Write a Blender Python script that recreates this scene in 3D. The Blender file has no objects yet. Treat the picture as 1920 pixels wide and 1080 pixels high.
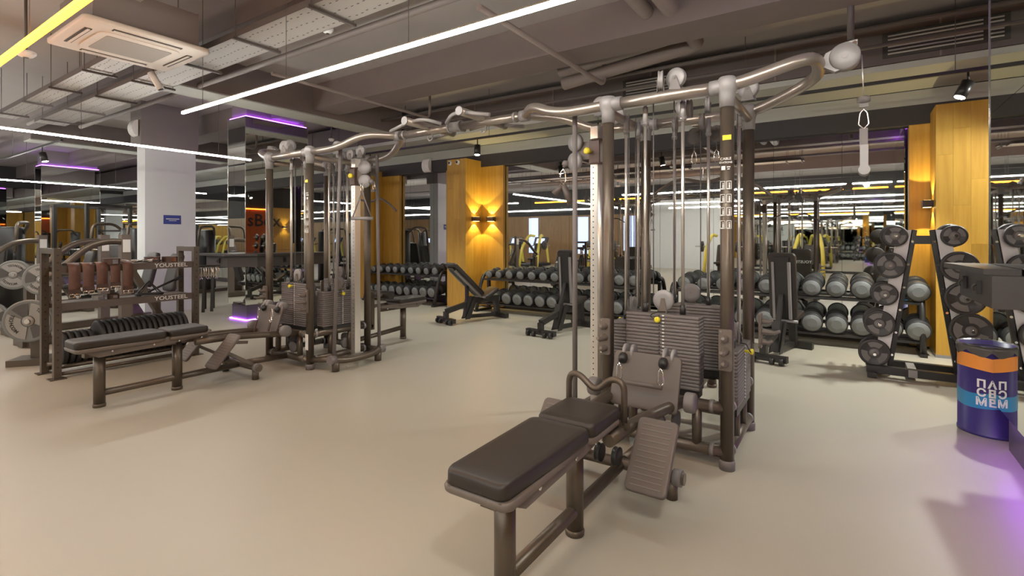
import bpy, bmesh, math, random
from mathutils import Vector, Matrix
random.seed(7)
PI = math.pi
S = bpy.context.scene
COL = S.collection

# ------------------------------------------------------------------ camera, world, exposure
CAM_H = 1.42
cd = bpy.data.cameras.new('camera'); cam = bpy.data.objects.new('camera', cd); COL.objects.link(cam)
cd.sensor_width = 36; cd.lens = 946/1920*36; cd.shift_y = -94/1920; cd.clip_start = 0.05; cd.clip_end = 200
cam.location = (0, 0, CAM_H); cam.rotation_euler = (PI/2, 0, math.atan(635/946))
S.camera = cam
W = bpy.data.worlds.new('world'); S.world = W; W.use_nodes = True
W.node_tree.nodes['Background'].inputs[0].default_value = (0.5, 0.5, 0.5, 1)
W.node_tree.nodes['Background'].inputs[1].default_value = 0.25
S.view_settings.view_transform = 'Standard'; S.view_settings.look = 'None'
S.view_settings.gamma = 1; S.view_settings.use_curve_mapping = False
S.view_settings.exposure = 0.0
LED_WHITE = 82.0      # strength of the white strips
LED_ORANGE = 25.0
SPOT_W = 46.0        # ceiling spots

# ------------------------------------------------------------------ materials
M = {}
def mat(name, col, rough=0.5, metal=0.0, var=0.0, scale=30.0, bump=0.0, bscale=200.0, emit=0.0, ecol=None, coat=0.0, spec=0.5):
    m = bpy.data.materials.new(name); m.use_nodes = True
    nt = m.node_tree; b = nt.nodes['Principled BSDF']
    b.inputs['Base Color'].default_value = (*col, 1); b.inputs['Roughness'].default_value = rough
    b.inputs['Metallic'].default_value = metal; b.inputs['Coat Weight'].default_value = coat
    b.inputs['Specular IOR Level'].default_value = spec
    if emit:
        b.inputs['Emission Color'].default_value = (*(ecol or col), 1); b.inputs['Emission Strength'].default_value = emit
    tc = nt.nodes.new('ShaderNodeTexCoord')
    if var:
        n = nt.nodes.new('ShaderNodeTexNoise'); n.inputs['Scale'].default_value = scale; n.inputs['Detail'].default_value = 4
        nt.links.new(tc.outputs['Object'], n.inputs['Vector'])
        mx = nt.nodes.new('ShaderNodeMixRGB')
        mx.inputs[1].default_value = (*[c*(1-var) for c in col], 1); mx.inputs[2].default_value = (*[min(1, c*(1+var)) for c in col], 1)
        nt.links.new(n.outputs[0], mx.inputs[0]); nt.links.new(mx.outputs[0], b.inputs['Base Color'])
    if bump:
        n2 = nt.nodes.new('ShaderNodeTexNoise'); n2.inputs['Scale'].default_value = bscale
        nt.links.new(tc.outputs['Object'], n2.inputs['Vector'])
        bp = nt.nodes.new('ShaderNodeBump'); bp.inputs['Strength'].default_value = bump; bp.inputs['Distance'].default_value = 0.002
        nt.links.new(n2.outputs[0], bp.inputs['Height']); nt.links.new(bp.outputs[0], b.inputs['Normal'])
    M[name] = m
    return m
def wood(name, c1, c2, rough=0.45):
    m = bpy.data.materials.new(name); m.use_nodes = True; nt = m.node_tree; b = nt.nodes['Principled BSDF']
    tc = nt.nodes.new('ShaderNodeTexCoord'); mp = nt.nodes.new('ShaderNodeMapping'); mp.inputs['Scale'].default_value = (14, 14, 1.0)
    oi = nt.nodes.new('ShaderNodeObjectInfo'); va = nt.nodes.new('ShaderNodeVectorMath'); va.operation = 'ADD'
    nt.links.new(tc.outputs['Object'], va.inputs[0]); nt.links.new(oi.outputs['Random'], va.inputs[1])
    nt.links.new(va.outputs[0], mp.inputs['Vector'])
    n = nt.nodes.new('ShaderNodeTexNoise'); n.inputs['Scale'].default_value = 1.5; n.inputs['Detail'].default_value = 6; n.inputs['Distortion'].default_value = 0.6
    nt.links.new(mp.outputs[0], n.inputs['Vector'])
    r = nt.nodes.new('ShaderNodeValToRGB'); r.color_ramp.elements[0].position = 0.3; r.color_ramp.elements[1].position = 0.72
    r.color_ramp.elements[0].color = (*c1, 1); r.color_ramp.elements[1].color = (*c2, 1)
    nt.links.new(n.outputs[0], r.inputs[0])
    h = nt.nodes.new('ShaderNodeHueSaturation')
    mr = nt.nodes.new('ShaderNodeMapRange'); mr.inputs[3].default_value = 0.9; mr.inputs[4].default_value = 1.1
    nt.links.new(oi.outputs['Random'], mr.inputs[0]); nt.links.new(mr.outputs[0], h.inputs['Value'])
    nt.links.new(r.outputs[0], h.inputs['Color']); nt.links.new(h.outputs[0], b.inputs['Base Color'])
    b.inputs['Roughness'].default_value = rough
    M[name] = m
mat('floor', (0.435, 0.398, 0.325), 0.38, var=0.05, scale=1.2, bump=0.03, bscale=400)
mat('ceiling', (0.42, 0.385, 0.37), 0.8, var=0.08, scale=2)
mat('ceiling_beam', (0.20, 0.165, 0.16), 0.7, var=0.1, scale=3)
mat('duct', (0.12, 0.097, 0.092), 0.6, var=0.1, scale=3)
mat('pale_lit_board', (0.45, 0.46, 0.42), 0.7, var=0.05, scale=3)  # pale tone raised to carry light coming from below
mat('pipe', (0.24, 0.20, 0.185), 0.55, var=0.08, scale=6)
mat('dark_pipe', (0.10, 0.085, 0.08), 0.55)
mat('tray', (0.42, 0.40, 0.37), 0.5, metal=0.2)
mat('black_wall', (0.035, 0.031, 0.032), 0.6, var=0.1, scale=4)
mat('grey_column', (0.70, 0.71, 0.72), 0.6, var=0.03, scale=4)
mat('column_top', (0.22, 0.19, 0.18), 0.55, var=0.05, scale=3)
mat('plinth', (0.10, 0.09, 0.095), 0.3)
mat('kick', (0.06, 0.05, 0.045), 0.5)
mat('mirror', (0.77, 0.79, 0.77), 0.015, metal=1.0)
mat('mirror_edge', (0.62, 0.66, 0.64), 0.2, metal=0.8)
wood('oak', (0.46, 0.245, 0.03), (0.58, 0.335, 0.052))
wood('brown_wood', (0.20, 0.11, 0.045), (0.27, 0.155, 0.065))
mat('bronze', (0.125, 0.098, 0.075), 0.36, metal=0.55, var=0.05, scale=20)
mat('champagne', (0.40, 0.355, 0.315), 0.30, metal=0.75, var=0.03, scale=20)
mat('joint', (0.29, 0.275, 0.275), 0.45, metal=0.2)
mat('joint_dark', (0.17, 0.15, 0.145), 0.5)
mat('silver', (0.72, 0.68, 0.63), 0.28, metal=0.85)
mat('chrome', (0.85, 0.84, 0.82), 0.12, metal=1.0)
mat('cable', (0.12, 0.11, 0.11), 0.4)
mat('weight', (0.125, 0.105, 0.10), 0.5, var=0.12, scale=60, bump=0.1)
mat('black_plastic', (0.022, 0.02, 0.019), 0.4)
mat('black_metal', (0.03, 0.027, 0.025), 0.38, metal=0.2)
mat('rubber', (0.028, 0.027, 0.027), 0.55, var=0.1, scale=40)
mat('leather', (0.028, 0.021, 0.017), 0.42, bump=0.15, bscale=600)
mat('leather_brown', (0.10, 0.085, 0.075), 0.4, bump=0.15, bscale=600)
mat('shell', (0.15, 0.12, 0.10), 0.45)
mat('footplate', (0.115, 0.092, 0.08), 0.5, bump=0.1)
mat('yellow', (0.75, 0.62, 0.03), 0.4)
mat('white', (0.78, 0.77, 0.75), 0.5)
mat('label_white', (0.75, 0.74, 0.72), 0.6)
mat('plate_grey', (0.33, 0.31, 0.29), 0.45, metal=0.2, var=0.08, scale=20)
mat('plate_dark', (0.10, 0.09, 0.085), 0.45, metal=0.2)
mat('plate_rim', (0.20, 0.20, 0.19), 0.5)
mat('plate_black', (0.045, 0.04, 0.04), 0.45, var=0.1, scale=30)
mat('plate_inlay', (0.17, 0.155, 0.15), 0.45, var=0.1, scale=30)
mat('db_face', (0.19, 0.195, 0.19), 0.45, var=0.06, scale=30)
mat('belt', (0.125, 0.058, 0.042), 0.45, var=0.25, scale=20, bump=0.2)
mat('belt_dark', (0.07, 0.035, 0.025), 0.45, var=0.2, scale=20)
mat('white_panel', (0.72, 0.69, 0.70), 0.5)
mat('sign_blue', (0.05, 0.07, 0.30), 0.5)
mat('ac_white', (0.62, 0.56, 0.50), 0.5)
mat('ac_grille', (0.30, 0.27, 0.24), 0.6, var=0.1, scale=80)
mat('slot', (0.04, 0.035, 0.03), 0.6)
mat('bin_purple', (0.045, 0.03, 0.16), 0.35)
mat('bin_orange', (0.85, 0.30, 0.05), 0.4)
mat('bin_blue', (0.03, 0.24, 0.46), 0.4)
mat('bag', (0.10, 0.09, 0.085), 0.25)
mat('counter', (0.045, 0.038, 0.038), 0.35)
mat('counter_side', (0.06, 0.05, 0.048), 0.4)
mat('led_white', (1, 1, 1), 0.5, emit=LED_WHITE, ecol=(1.0, 0.985, 0.92))
mat('led_orange', (1, 0.6, 0.2), 0.5, emit=LED_ORANGE, ecol=(1.0, 0.34, 0.008))
mat('led_purple', (0.5, 0.2, 1), 0.5, emit=24.0, ecol=(0.42, 0.08, 1.0))
mat('led_amber', (1, 0.4, 0.1), 0.5, emit=8.0, ecol=(1.0, 0.22, 0.02))
mat('lamp_face', (1, 1, 1), 0.5, emit=30.0, ecol=(1.0, 0.95, 0.85))
mat('warm_face', (1, 1, 1), 0.5, emit=12.0, ecol=(1.0, 0.72, 0.25))
mat('screen', (0.5, 0.6, 1), 0.4, emit=1.6, ecol=(0.50, 0.62, 1.0))
mat('orange_wall', (0.55, 0.11, 0.012), 0.5)
mat('figure', (0.08, 0.09, 0.16), 0.6)
mat('sconce', (0.09, 0.055, 0.045), 0.45)
mat('yellow_frame', (0.80, 0.68, 0.12), 0.4)

# ------------------------------------------------------------------ mesh helpers
def V(*a): return Vector(a)
def basis(d):
    d = Vector(d).normalized(); a = Vector((0, 0, 1)) if abs(d.z) < 0.95 else Vector((1, 0, 0))
    u = a.cross(d).normalized(); return u, d.cross(u).normalized(), d
def smooth_path(pts, k=6):
    pts = [Vector(p) for p in pts]; out = []
    for i in range(len(pts)-1):
        p0 = pts[max(i-1, 0)]; p1 = pts[i]; p2 = pts[i+1]; p3 = pts[min(i+2, len(pts)-1)]
        for j in range(k):
            t = j/k
            out.append(0.5*((2*p1)+(p2-p0)*t+(2*p0-5*p1+4*p2-p3)*t*t+(3*p1-p0-3*p2+p3)*t**3))
    out.append(pts[-1]); return out
def round_path(pts, r, k=5):
    """polyline with its corners rounded by radius-like distance r"""
    pts = [Vector(p) for p in pts]; out = [pts[0]]
    for i in range(1, len(pts)-1):
        a, b, c = pts[i-1], pts[i], pts[i+1]
        ra = min(r, (a-b).length*0.49); rc = min(r, (c-b).length*0.49)
        s = b+(a-b).normalized()*ra; e = b+(c-b).normalized()*rc
        for j in range(k+1):
            t = j/k; out.append(s*(1-t)**2+b*2*t*(1-t)+e*t*t)
    out.append(pts[-1]); return out
class MB:
    def __init__(s, fx=1): s.v = []; s.f = []; s.sm = []; s.fx = fx
    def add(s, vs, fs, sm=False):
        n = len(s.v); s.v += [(p[0]*s.fx, p[1], p[2]) for p in vs]
        for f in fs: s.f.append([i+n for i in f]); s.sm.append(sm)
        return s
    def box(s, c, d, rz=0, R=None):
        x, y, z = [k/2 for k in d]; c = Vector(c)
        R = R or Matrix.Rotation(rz, 3, 'Z')
        vs = [c+R@Vector((a*x, b*y, e*z)) for a in (-1, 1) for b in (-1, 1) for e in (-1, 1)]
        return s.add(vs, [(0, 1, 3, 2), (4, 6, 7, 5), (0, 4, 5, 1), (2, 3, 7, 6), (0, 2, 6, 4), (1, 5, 7, 3)])
    def span(s, x0, x1, y0, y1, z0, z1):
        return s.box(((x0+x1)/2, (y0+y1)/2, (z0+z1)/2), (abs(x1-x0), abs(y1-y0), abs(z1-z0)))
    def bar(s, p, q, w, h, up=(0, 0, 1)):
        p, q = Vector(p), Vector(q); d = (q-p).normalized(); u = Vector(up)
        if abs(d.dot(u)) > 0.99: u = Vector((0, 1, 0))
        x = d.cross(u).normalized(); z = x.cross(d).normalized(); vs = []
        for e in (p, q):
            for a, b in ((-1, -1), (1, -1), (1, 1), (-1, 1)): vs.append(e+x*a*w/2+z*b*h/2)
        return s.add(vs, [(0, 3, 2, 1), (4, 5, 6, 7)]+[(i, (i+1) % 4, 4+(i+1) % 4, 4+i) for i in range(4)])
    def cyl(s, p, q, r, r2=None, n=16, cap=True):
        p, q = Vector(p), Vector(q); u, w, d = basis(q-p); r2 = r if r2 is None else r2
        vs = []
        for e, rr in ((p, r), (q, r2)):
            for i in range(n):
                a = 2*PI*i/n; vs.append(e+u*math.cos(a)*rr+w*math.sin(a)*rr)
        s.add(vs, [(i, (i+1) % n, n+(i+1) % n, n+i) for i in range(n)], True)
        if cap: s.add(vs, [list(range(n))[::-1], list(range(n, 2*n))])
        return s
    def lathe(s, prof, c, axis, n=20, hard=True):
        c = Vector(c); u, w, d = basis(axis); vs = []
        for r, h in prof:
            for i in range(n):
                a = 2*PI*i/n; vs.append(c+d*h+u*math.cos(a)*r+w*math.sin(a)*r)
        fs = []
        for k in range(len(prof)-1):
            fs += [(k*n+i, k*n+(i+1) % n, (k+1)*n+(i+1) % n, (k+1)*n+i) for i in range(n)]
        s.add(vs, fs, True)
        m = len(prof)
        s.add(vs[:n]+vs[(m-1)*n:], [list(range(n))[::-1], list(range(n, 2*n))]); return s
    def tube(s, pts, r, n=10, closed=False):
        pts = [Vector(p) for p in pts]; m = len(pts); vs = []; u = None
        for i, p in enumerate(pts):
            if closed: d = pts[(i+1) % m]-pts[i-1]
            else: d = pts[min(i+1, m-1)]-pts[max(i-1, 0)]
            d.normalize()
            if u is None: u, w, _ = basis(d)
            else:
                u = (u-d*u.dot(d)).normalized(); w = d.cross(u)
            rr = r[i] if isinstance(r, (list, tuple)) else r
            for k in range(n):
                a = 2*PI*k/n; vs.append(p+u*math.cos(a)*rr+w*math.sin(a)*rr)
        fs = []
        for i in range(m if closed else m-1):
            j = (i+1) % m
            fs += [(i*n+k, i*n+(k+1) % n, j*n+(k+1) % n, j*n+k) for k in range(n)]
        s.add(vs, fs, True)
        if not closed: s.add(vs[:n]+vs[-n:], [list(range(n))[::-1], list(range(n, 2*n))])
        return s
    def prism(s, poly, o, ex, ey, t):
        """polygon in the plane o + a*ex + b*ey, thickness t along ex x ey (centred)"""
        o, ex, ey = Vector(o), Vector(ex), Vector(ey); nz = ex.cross(ey).normalized(); n = len(poly)
        vs = [o+ex*a+ey*b-nz*t/2 for a, b in poly]+[o+ex*a+ey*b+nz*t/2 for a, b in poly]
        return s.add(vs, [list(range(n))[::-1], list(range(n, 2*n))]+[(i, (i+1) % n, n+(i+1) % n, n+i) for i in range(n)])
    def pad(s, poly, o, ex, ey, t, r=0.012, k=3):
        """cushion: polygon with rounded upper rim; o is on the underside"""
        o, ex, ey = Vector(o), Vector(ex), Vector(ey); nz = ex.cross(ey).normalized(); n = len(poly)
        cx = sum(p[0] for p in poly)/n; cy = sum(p[1] for p in poly)/n
        def ring(ins, h):
            o2 = []
            for a, b in poly:
                dx, dy = a-cx, b-cy; L = math.hypot(dx, dy); f = (L-ins)/L
                o2.append(o+ex*(cx+dx*f)+ey*(cy+dy*f)+nz*h)
            return o2
        vs = ring(r*0.4, 0)+ring(0, r*0.4); m = 2
        for j in range(1, k+1):
            a = PI/2*j/k; vs += ring(r*(1-math.cos(a)), t-r+r*math.sin(a)) if j else []
            m += 1
        vs += ring(r*3, t+r*0.15); m += 1
        fs = []
        for q in range(m-1): fs += [(q*n+i, q*n+(i+1) % n, (q+1)*n+(i+1) % n, (q+1)*n+i) for i in range(n)]
        s.add(vs, fs, True); s.add(vs[:n]+vs[-n:], [list(range(n))[::-1], list(range(n, 2*n))]); return s
    def mesh(s, name):
        me = bpy.data.meshes.new(name); me.from_pydata([tuple(p) for p in s.v], [], s.f)
        for p, k in zip(me.polygons, s.sm): p.use_smooth = k
        b = bmesh.new(); b.from_mesh(me); bmesh.ops.remove_doubles(b, verts=b.verts, dist=1e-5)
        bmesh.ops.recalc_face_normals(b, faces=b.faces); b.to_mesh(me); b.free()
        return me
    def ob(s, name, m, parent=None, loc=(0, 0, 0)):
        return link(name, s.mesh(name), m, parent, loc)
def rrect(w, h, r, k=4, cx=0, cy=0):
    out = []
    for sx, sy, a0 in ((1, 1, 0), (-1, 1, 90), (-1, -1, 180), (1, -1, 270)):
        for j in range(k+1):
            a = math.radians(a0+90*j/k); out.append((cx+sx*(w/2-r)+r*math.cos(a), cy+sy*(h/2-r)+r*math.sin(a)))
    return out
def link(name, me, m=None, parent=None, loc=(0, 0, 0), rot=None):
    o = bpy.data.objects.new(name, me); COL.objects.link(o)
    if m and not me.materials: me.materials.append(M[m])
    o.location = loc
    if rot: o.rotation_euler = rot
    if parent: o.parent = parent
    return o
def thing(name, label, cat, loc=(0, 0, 0), rz=0, group=None):
    o = bpy.data.objects.new(name, None); COL.objects.link(o); o.empty_display_size = 0.1
    o.location = loc; o.rotation_euler = (0, 0, rz); return tag(o, label, cat, group)
def tag(o, label, cat, group=None):
    o['label'] = label; o['category'] = cat
    if group: o['group'] = group
    return o
def struct(o): o['kind'] = 'structure'; return o
def clone(root, loc=None, rot=None, label=None):
    r = root.copy(); COL.objects.link(r)
    if loc is not None: r.location = loc
    if rot is not None: r.rotation_euler = rot
    if label: r['label'] = label
    for ch in root.children:
        c = ch.copy(); COL.objects.link(c); c.parent = r
        for g in ch.children:
            d = g.copy(); COL.objects.link(d); d.parent = c
    return r
def text_mesh(s, size, depth=0.0008, bold=0.012):
    cu = bpy.data.curves.new('lettering', 'FONT'); cu.body = s; cu.size = size; cu.extrude = depth
    cu.align_x = 'CENTER'; cu.align_y = 'CENTER'; cu.resolution_u = 2; cu.offset = size*bold
    o = bpy.data.objects.new('lettering', cu); COL.objects.link(o)
    dg = bpy.context.evaluated_depsgraph_get(); me = bpy.data.meshes.new_from_object(o.evaluated_get(dg))
    bpy.data.objects.remove(o); bpy.data.curves.remove(cu); me.materials.clear(); return me
def text(name, s, size, m, parent, loc, rot, sx=1):
    o = link(name, text_mesh(s, size), m, parent, loc, rot); o.scale = (sx, 1, 1); return o
ORD = ['first', 'second', 'third', 'fourth', 'fifth', 'sixth', 'seventh', 'eighth', 'ninth', 'tenth', 'eleventh', 'twelfth', 'thirteenth', 'fourteenth', 'fifteenth', 'sixteenth', 'seventeenth', 'eighteenth', 'nineteenth', 'twentieth', 'twenty-first', 'twenty-second']
def lamp(name, kind, loc, power, col, parent=None, rot=(0, 0, 0), size=0.1, sy=None, spot=1.2, blend=0.5):
    l = bpy.data.lights.new(name, kind); l.energy = power; l.color = col
    if kind == 'AREA':
        l.size = size
        if sy: l.shape = 'RECTANGLE'; l.size_y = sy
    elif kind == 'SPOT': l.spot_size = spot; l.spot_blend = blend; l.shadow_soft_size = size
    else: l.shadow_soft_size = size
    o = bpy.data.objects.new(name, l); COL.objects.link(o); o.location = loc; o.rotation_euler = rot
    if parent: o.parent = parent
    return o

# ------------------------------------------------------------------ room shell
XL, XR, YF, YB, ZC = -24.8, 4.0, -7.0, 8.40, 3.95
struct(MB().span(XL-.3, XR+.3, YF-.3, YB+.3, -0.1, 0).ob('floor', 'floor'))
struct(MB().span(XL-.3, XR+.3, YF-.3, YB+.3, ZC, ZC+.1).ob('ceiling', 'ceiling'))
wb = struct(MB().span(XL, XR, YB+.012, YB+.2, 0, ZC).ob('wall_back', 'black_wall'))
xs = [-24.8, -23.5, -22.2, -20.9, -19.6, -18.3, -17.0, -15.7, -14.4, -13.1, -11.8, -10.5, -9.2, -8.47, -7.75, -7.03, -5.2, -4.35, -3.5, -2.65, -1.8, -0.95, -0.1, 0.85, 1.7, 2.55, 3.4, 4.0]
for a, b in zip(xs, xs[1:]):
    MB().span(a+.002, b-.002, YB, YB+.01, 0.12, 2.86).ob('mirror_panel', 'mirror', wb)
struct(MB().span(XL, XR, YB-.10, YB+.012, 3.13, 3.32).ob('trim_2', 'pale_lit_board'))
bulk = struct(MB().span(XL, XR, YB-.12, YB+.012, 2.88, 3.13).ob('trim_1', 'black_wall'))
struct(MB().span(XL, XR, YB-.05, YB+.01, 0, 0.11).ob('baseboard_back', 'kick'))
wl = struct(MB().span(XL-.2, XL-.012, YF, YB, 0, ZC).ob('wall_left', 'black_wall'))
for k in range(10):
    y0 = YF+k*1.54; MB().span(XL-.01, XL, y0+.003, y0+1.537, 0.1, 3.2).ob('mirror_panel', 'mirror', wl)
wf = struct(MB().span(XL, XR, YF-.2, YF, 0, ZC).ob('wall_front', 'black_wall'))
for k in range(24):
    x0 = XL+k*1.2
    if x0 < -8.6: MB().span(x0+.004, x0+1.196, YF, YF+.03, 0.0, 2.6).ob('wood_panel', 'brown_wood', wf)
    elif x0 < -5.6: MB().span(x0+.004, x0+1.196, YF, YF+.03, 0.0, 3.2).ob('grey_panel', 'grey_column', wf)
    else: MB().span(x0+.004, x0+1.196, YF, YF+.02, 0.1, 2.9).ob('mirror_panel', 'mirror', wf)
wr = struct(MB().span(XR, XR+.2, YF, YB, 0, ZC).ob('wall_right', 'black_wall'))
for k in range(9):
    y0 = 4.25-k*1.2; MB().span(XR-.03, XR, y0-1.196, y0, 0, 2.75).ob('wood_panel', 'oak', wr)
MB().span(XR-.02, XR, 4.26, 8.3, 0, 2.62).ob('orange_panel', 'orange_wall', wr)
MB().span(XR-.05, XR-.01, 4.3, 8.3, 2.63, 2.67).ob('light_strip', 'led_amber', wr)
text('lettering', 'sBox', 0.75, 'slot', wr, (XR-.03, 4.62, 2.15), (PI/2, 0, -PI/2))

# wooden pilasters on the mirror wall
def pier(x0, x1, bx0, bx1, yf, lam):
    root = struct(MB().span(x0+.01, x1-.01, yf+.015, YB+.01, 0.03, 3.0).ob('wood_column', 'oak'))
    if bx0 < x0: MB().span(bx0, x0, YB-.09, YB-.02, 0.03, 2.88).ob('wood_board', 'oak', root)
    if bx1 > x1: MB().span(x1, bx1, YB-.09, YB-.02, 0.03, 2.88).ob('wood_board', 'oak', root)
    n = 3; w = (x1-x0)/n
    for i in range(n):
        cuts = [0.03, 0.9+0.45*((i*2) % 3), 2.1+0.3*((i+1) % 3), 3.0]
        for a, b in zip(cuts, cuts[1:]):
            MB().span(x0+i*w+.0006, x0+(i+1)*w-.0006, yf, yf+.015, a+.0006, b-.0006).ob('wood_board', 'oak', root)
    for xx, d in ((x1, 0.012), (x0, -0.012)):
        n = 2; w = (YB-.09-yf)/n
        for i in range(n): MB().span(min(xx, xx-d), max(xx, xx-d), yf+i*w+.0006, yf+(i+1)*w-.0006, 0.03, 3.0).ob('wood_board', 'oak', root)
    MB().span(x0-.005, x1+.005, yf-.005, YB, 0, 0.035).ob('column_foot', 'joint', root)
    return root
pier(-6.81, -6.33, -7.30, -5.79, 7.78, 1)
pier(-9.78, -9.30, -10.3, -8.74, 7.78, 1)
pier(0.84, 1.31, 0.63, 1.85, 7.78, 1)
def sconce(loc, nrm, label):
    """box lamp that shines up and down a wall; nrm is the wall's outward direction"""
    n = Vector(nrm); rz = math.atan2(n.y, n.x)
    t = thing('wall_sconce', label, 'lamp', loc, rz, 'up and down wall lamps')
    MB().box((.055, 0, 0), (.10, .17, .085)).ob('lamp_body', 'sconce', t)
    MB().box((0.003, 0, 0), (.012, .12, .07)).ob('back_plate', 'black_metal', t)
    MB().box((.055, 0, .043), (.07, .12, .003)).ob('upper_lens', 'warm_face', t)
    MB().box((.055, 0, -.043), (.07, .12, .003)).ob('lower_lens', 'warm_face', t)
    for s in (1, -1):
        lamp('sconce_light', 'SPOT', (.06, 0, .05*s), 24.0, (1, .80, .36), t, (0 if s < 0 else PI, 0, 0), 0.01, spot=1.65, blend=0.12)
sconce((-6.33, 8.05, 1.80), (1, 0, 0), 'brown box wall lamp on the side of the middle oak pilaster')
sconce((-6.06, 8.31, 1.80), (0, -1, 0), 'brown box wall lamp on the flat oak panel right of the middle pilaster')
sconce((0.84, 8.05, 1.84), (-1, 0, 0), 'dark box wall lamp on the left side of the right oak pilaster')
sconce((XR-.03, 3.7, 1.9), (-1, 0, 0), 'box wall lamp on oak wall seen mirrored beside the orange sign')
sconce((XR-.03, 2.75, 1.9), (-1, 0, 0), 'box wall lamp on oak wall seen mirrored, farther from the orange sign')

# mirror-clad columns
def mirror_column(x0, x1, y0, y1, name='mirror_column', ym=None, faces=''):
    i = 0.05
    c = struct(MB().span(x0+.02, x1-.02, y0+.02, y1-.12 if ym else y1-.02, 0.27, 3.48).ob(name, 'black_wall'))
    MB().span(x0+i, x1-i, y0+i, y1-i, 3.48, ZC).ob('upper_block', 'column_top', c)
    MB().span(x0+i, x1-i, y0+i, (y1-.16) if ym else y1-i, 0, 0.27).ob('column_plinth', 'plinth', c)
    yu = ym or y1
    for z0, z1, ye in ((0.27, 1.2, y1), (1.203, 2.3, yu), (2.303, 3.50, yu)):
        MB().span(x0, x0+.012, y0, ye, z0, z1).ob('mirror_panel', 'mirror', c)
        MB().span(x1-.012, x1, y0, ye, z0, z1).ob('mirror_panel', 'mirror', c)
        MB().span(x0+.013, x1-.013, y0, y0+.012, z0, z1).ob('mirror_panel', 'mirror', c)
        if not ym: MB().span(x0+.013, x1-.013, y1-.012, y1, z0, z1).ob('mirror_panel', 'mirror', c)
    for sx, sy in ((x0, y0), (x1, y0), (x0, y1), (x1, y1)):
        if not ym: MB().span(sx-.003, sx+.003, sy-.003, sy+.003, .27, 3.5).ob('edge_strip', 'mirror_edge', c)
    for z in (3.503, 0.255 if ym else .004):
        m = MB()
        ye = y1-.18 if (ym and z < 1) else y1-.02
        for a, b, d, e in ((x0+.015, x0+.03, y0+.02, ye), (x1-.03, x1-.015, y0+.02, ye), (x0+.03, x1-.03, y0+.015, y0+.03), (x0+.03, x1-.03, ye-.015, ye)):
            m.span(a, b, d, e, z, z+.012)
        m.ob('light_strip', 'led_purple', c)
    return c
mirror_column(-9.15, -8.57, 4.61, 5.80)
mirror_column(-19.8, -19.2, 4.47, 5.83)
mirror_column(0.83, 1.45, 2.6, 4.82, ym=4.93)
MB().cyl((0.827, 4.93, 1.2), (0.827, 4.93, 3.5), .003, n=6).ob('edge_strip', 'mirror_edge', bpy.data.objects['mirror_column.002'])

# grey painted column
gc = struct(MB().span(-11.2, -10.85, 3.97, 4.84, 0, 3.15).ob('painted_column', 'grey_column'))
MB().span(-11.3, -10.83, 3.90, 4.88, 3.15, ZC).ob('column_head', 'column_top', gc)
sg = thing('notice_sign', 'small blue notice sign on the grey painted column', 'sign', (-10.845, 4.42, 1.77))
MB().span(0, .008, -.15, .15, -.085, .085).ob('sign_board', 'sign_blue', sg)
MB().span(.008, .0095, -.11, .12, .005, .022).ob('printed_line', 'label_white', sg)
MB().span(.008, .0095, -.06, .07, -.025, -.014).ob('printed_line', 'label_white', sg)

# ------------------------------------------------------------------ ceiling: strips, beams, ducts, pipes, trays
def led(p, q, label, m='led_white', hang=True):
    p, q = Vector(p), Vector(q); c = (p+q)/2; t = thing('strip_light', label, 'light', c, 0, 'linear ceiling lights')
    w = .04 if m == 'led_orange' else .022
    MB().bar(p-c, q-c, w, .022).ob('diffuser', m, t)
    MB().bar(p-c+V(0, 0, .017), q-c+V(0, 0, .017), .02, .010).ob('housing', 'tray', t)
    n = int((q-p).length/1.6)
    for i in range(n+1):
        a = p+(q-p)*((i+.3)/(n+.6))-c; MB().cyl(a+V(0, 0, .02), (a.x, a.y, ZC-c.z), .003, n=5).ob('wire', 'cable', t)
ZL = 2.70
led((-5.68, 2.41, ZL), (0.78, 2.41, ZL), 'long white strip light crossing above the cable machine')
led((-9.6, .97, ZL), (0.78, .97, ZL), 'glowing orange strip light beside the ceiling air conditioner', 'led_orange')
led((-8.2, -5.0, ZL), (-8.2, 4.5, ZL), 'white strip light running past the grey column to the mirrored column')
led((-7.2, -2.05, ZL), (3.5, -2.05, ZL), 'white strip light behind the viewer, seen only in the mirrors')
led((-22.5, 1.2, ZL), (-10.2, 1.2, ZL), 'white strip light over the far left machines')
led((-22.5, -3.6, ZL), (-9.5, -3.6, ZL), 'distant white strip light seen mirrored at far left')
led((-15.5, -5.5, ZL), (-15.5, 7.2, ZL), 'distant white strip light across the far left area')
led((-6.5, -5.0, ZL), (3.5, -5.0, ZL), 'white strip light near the brown wood wall behind the viewer')

dk = struct(MB().span(XL, XR, 7.15, 8.27, 3.40, 3.85).ob('air_duct', 'duct'))
MB().span(XL, XR, 7.17, 8.28, 3.325, 3.395).ob('duct_underside', 'pale_lit_board', dk)  # underside lit from below; that light is put into its pale colour
for x in (-12, -10.4, -8.8, -7.2, -5.6, -4.0, -2.4, -.8, .8): MB().span(x, x+.02, 7.13, 7.15, 3.40, 3.85).ob('duct_flange', 'ceiling_beam', dk)
for gx in (0.75, -2.35):
    g = thing('vent_grille', 'slatted vent grille in the dark duct above the right oak pilaster' if gx > 0 else 'slatted vent grille in the dark duct behind the right cable tower', 'vent', (gx, 7.13, 3.60), 0, 'duct vent grilles')
    MB().span(-.45, .45, -.01, .0, -.14, .14).ob('grille_frame', 'slot', g)
    for k in range(6): MB().span(-.40, .40, -.022, -.011, -.11+k*.04, -.095+k*.04).ob('slat', 'tray', g)
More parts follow.
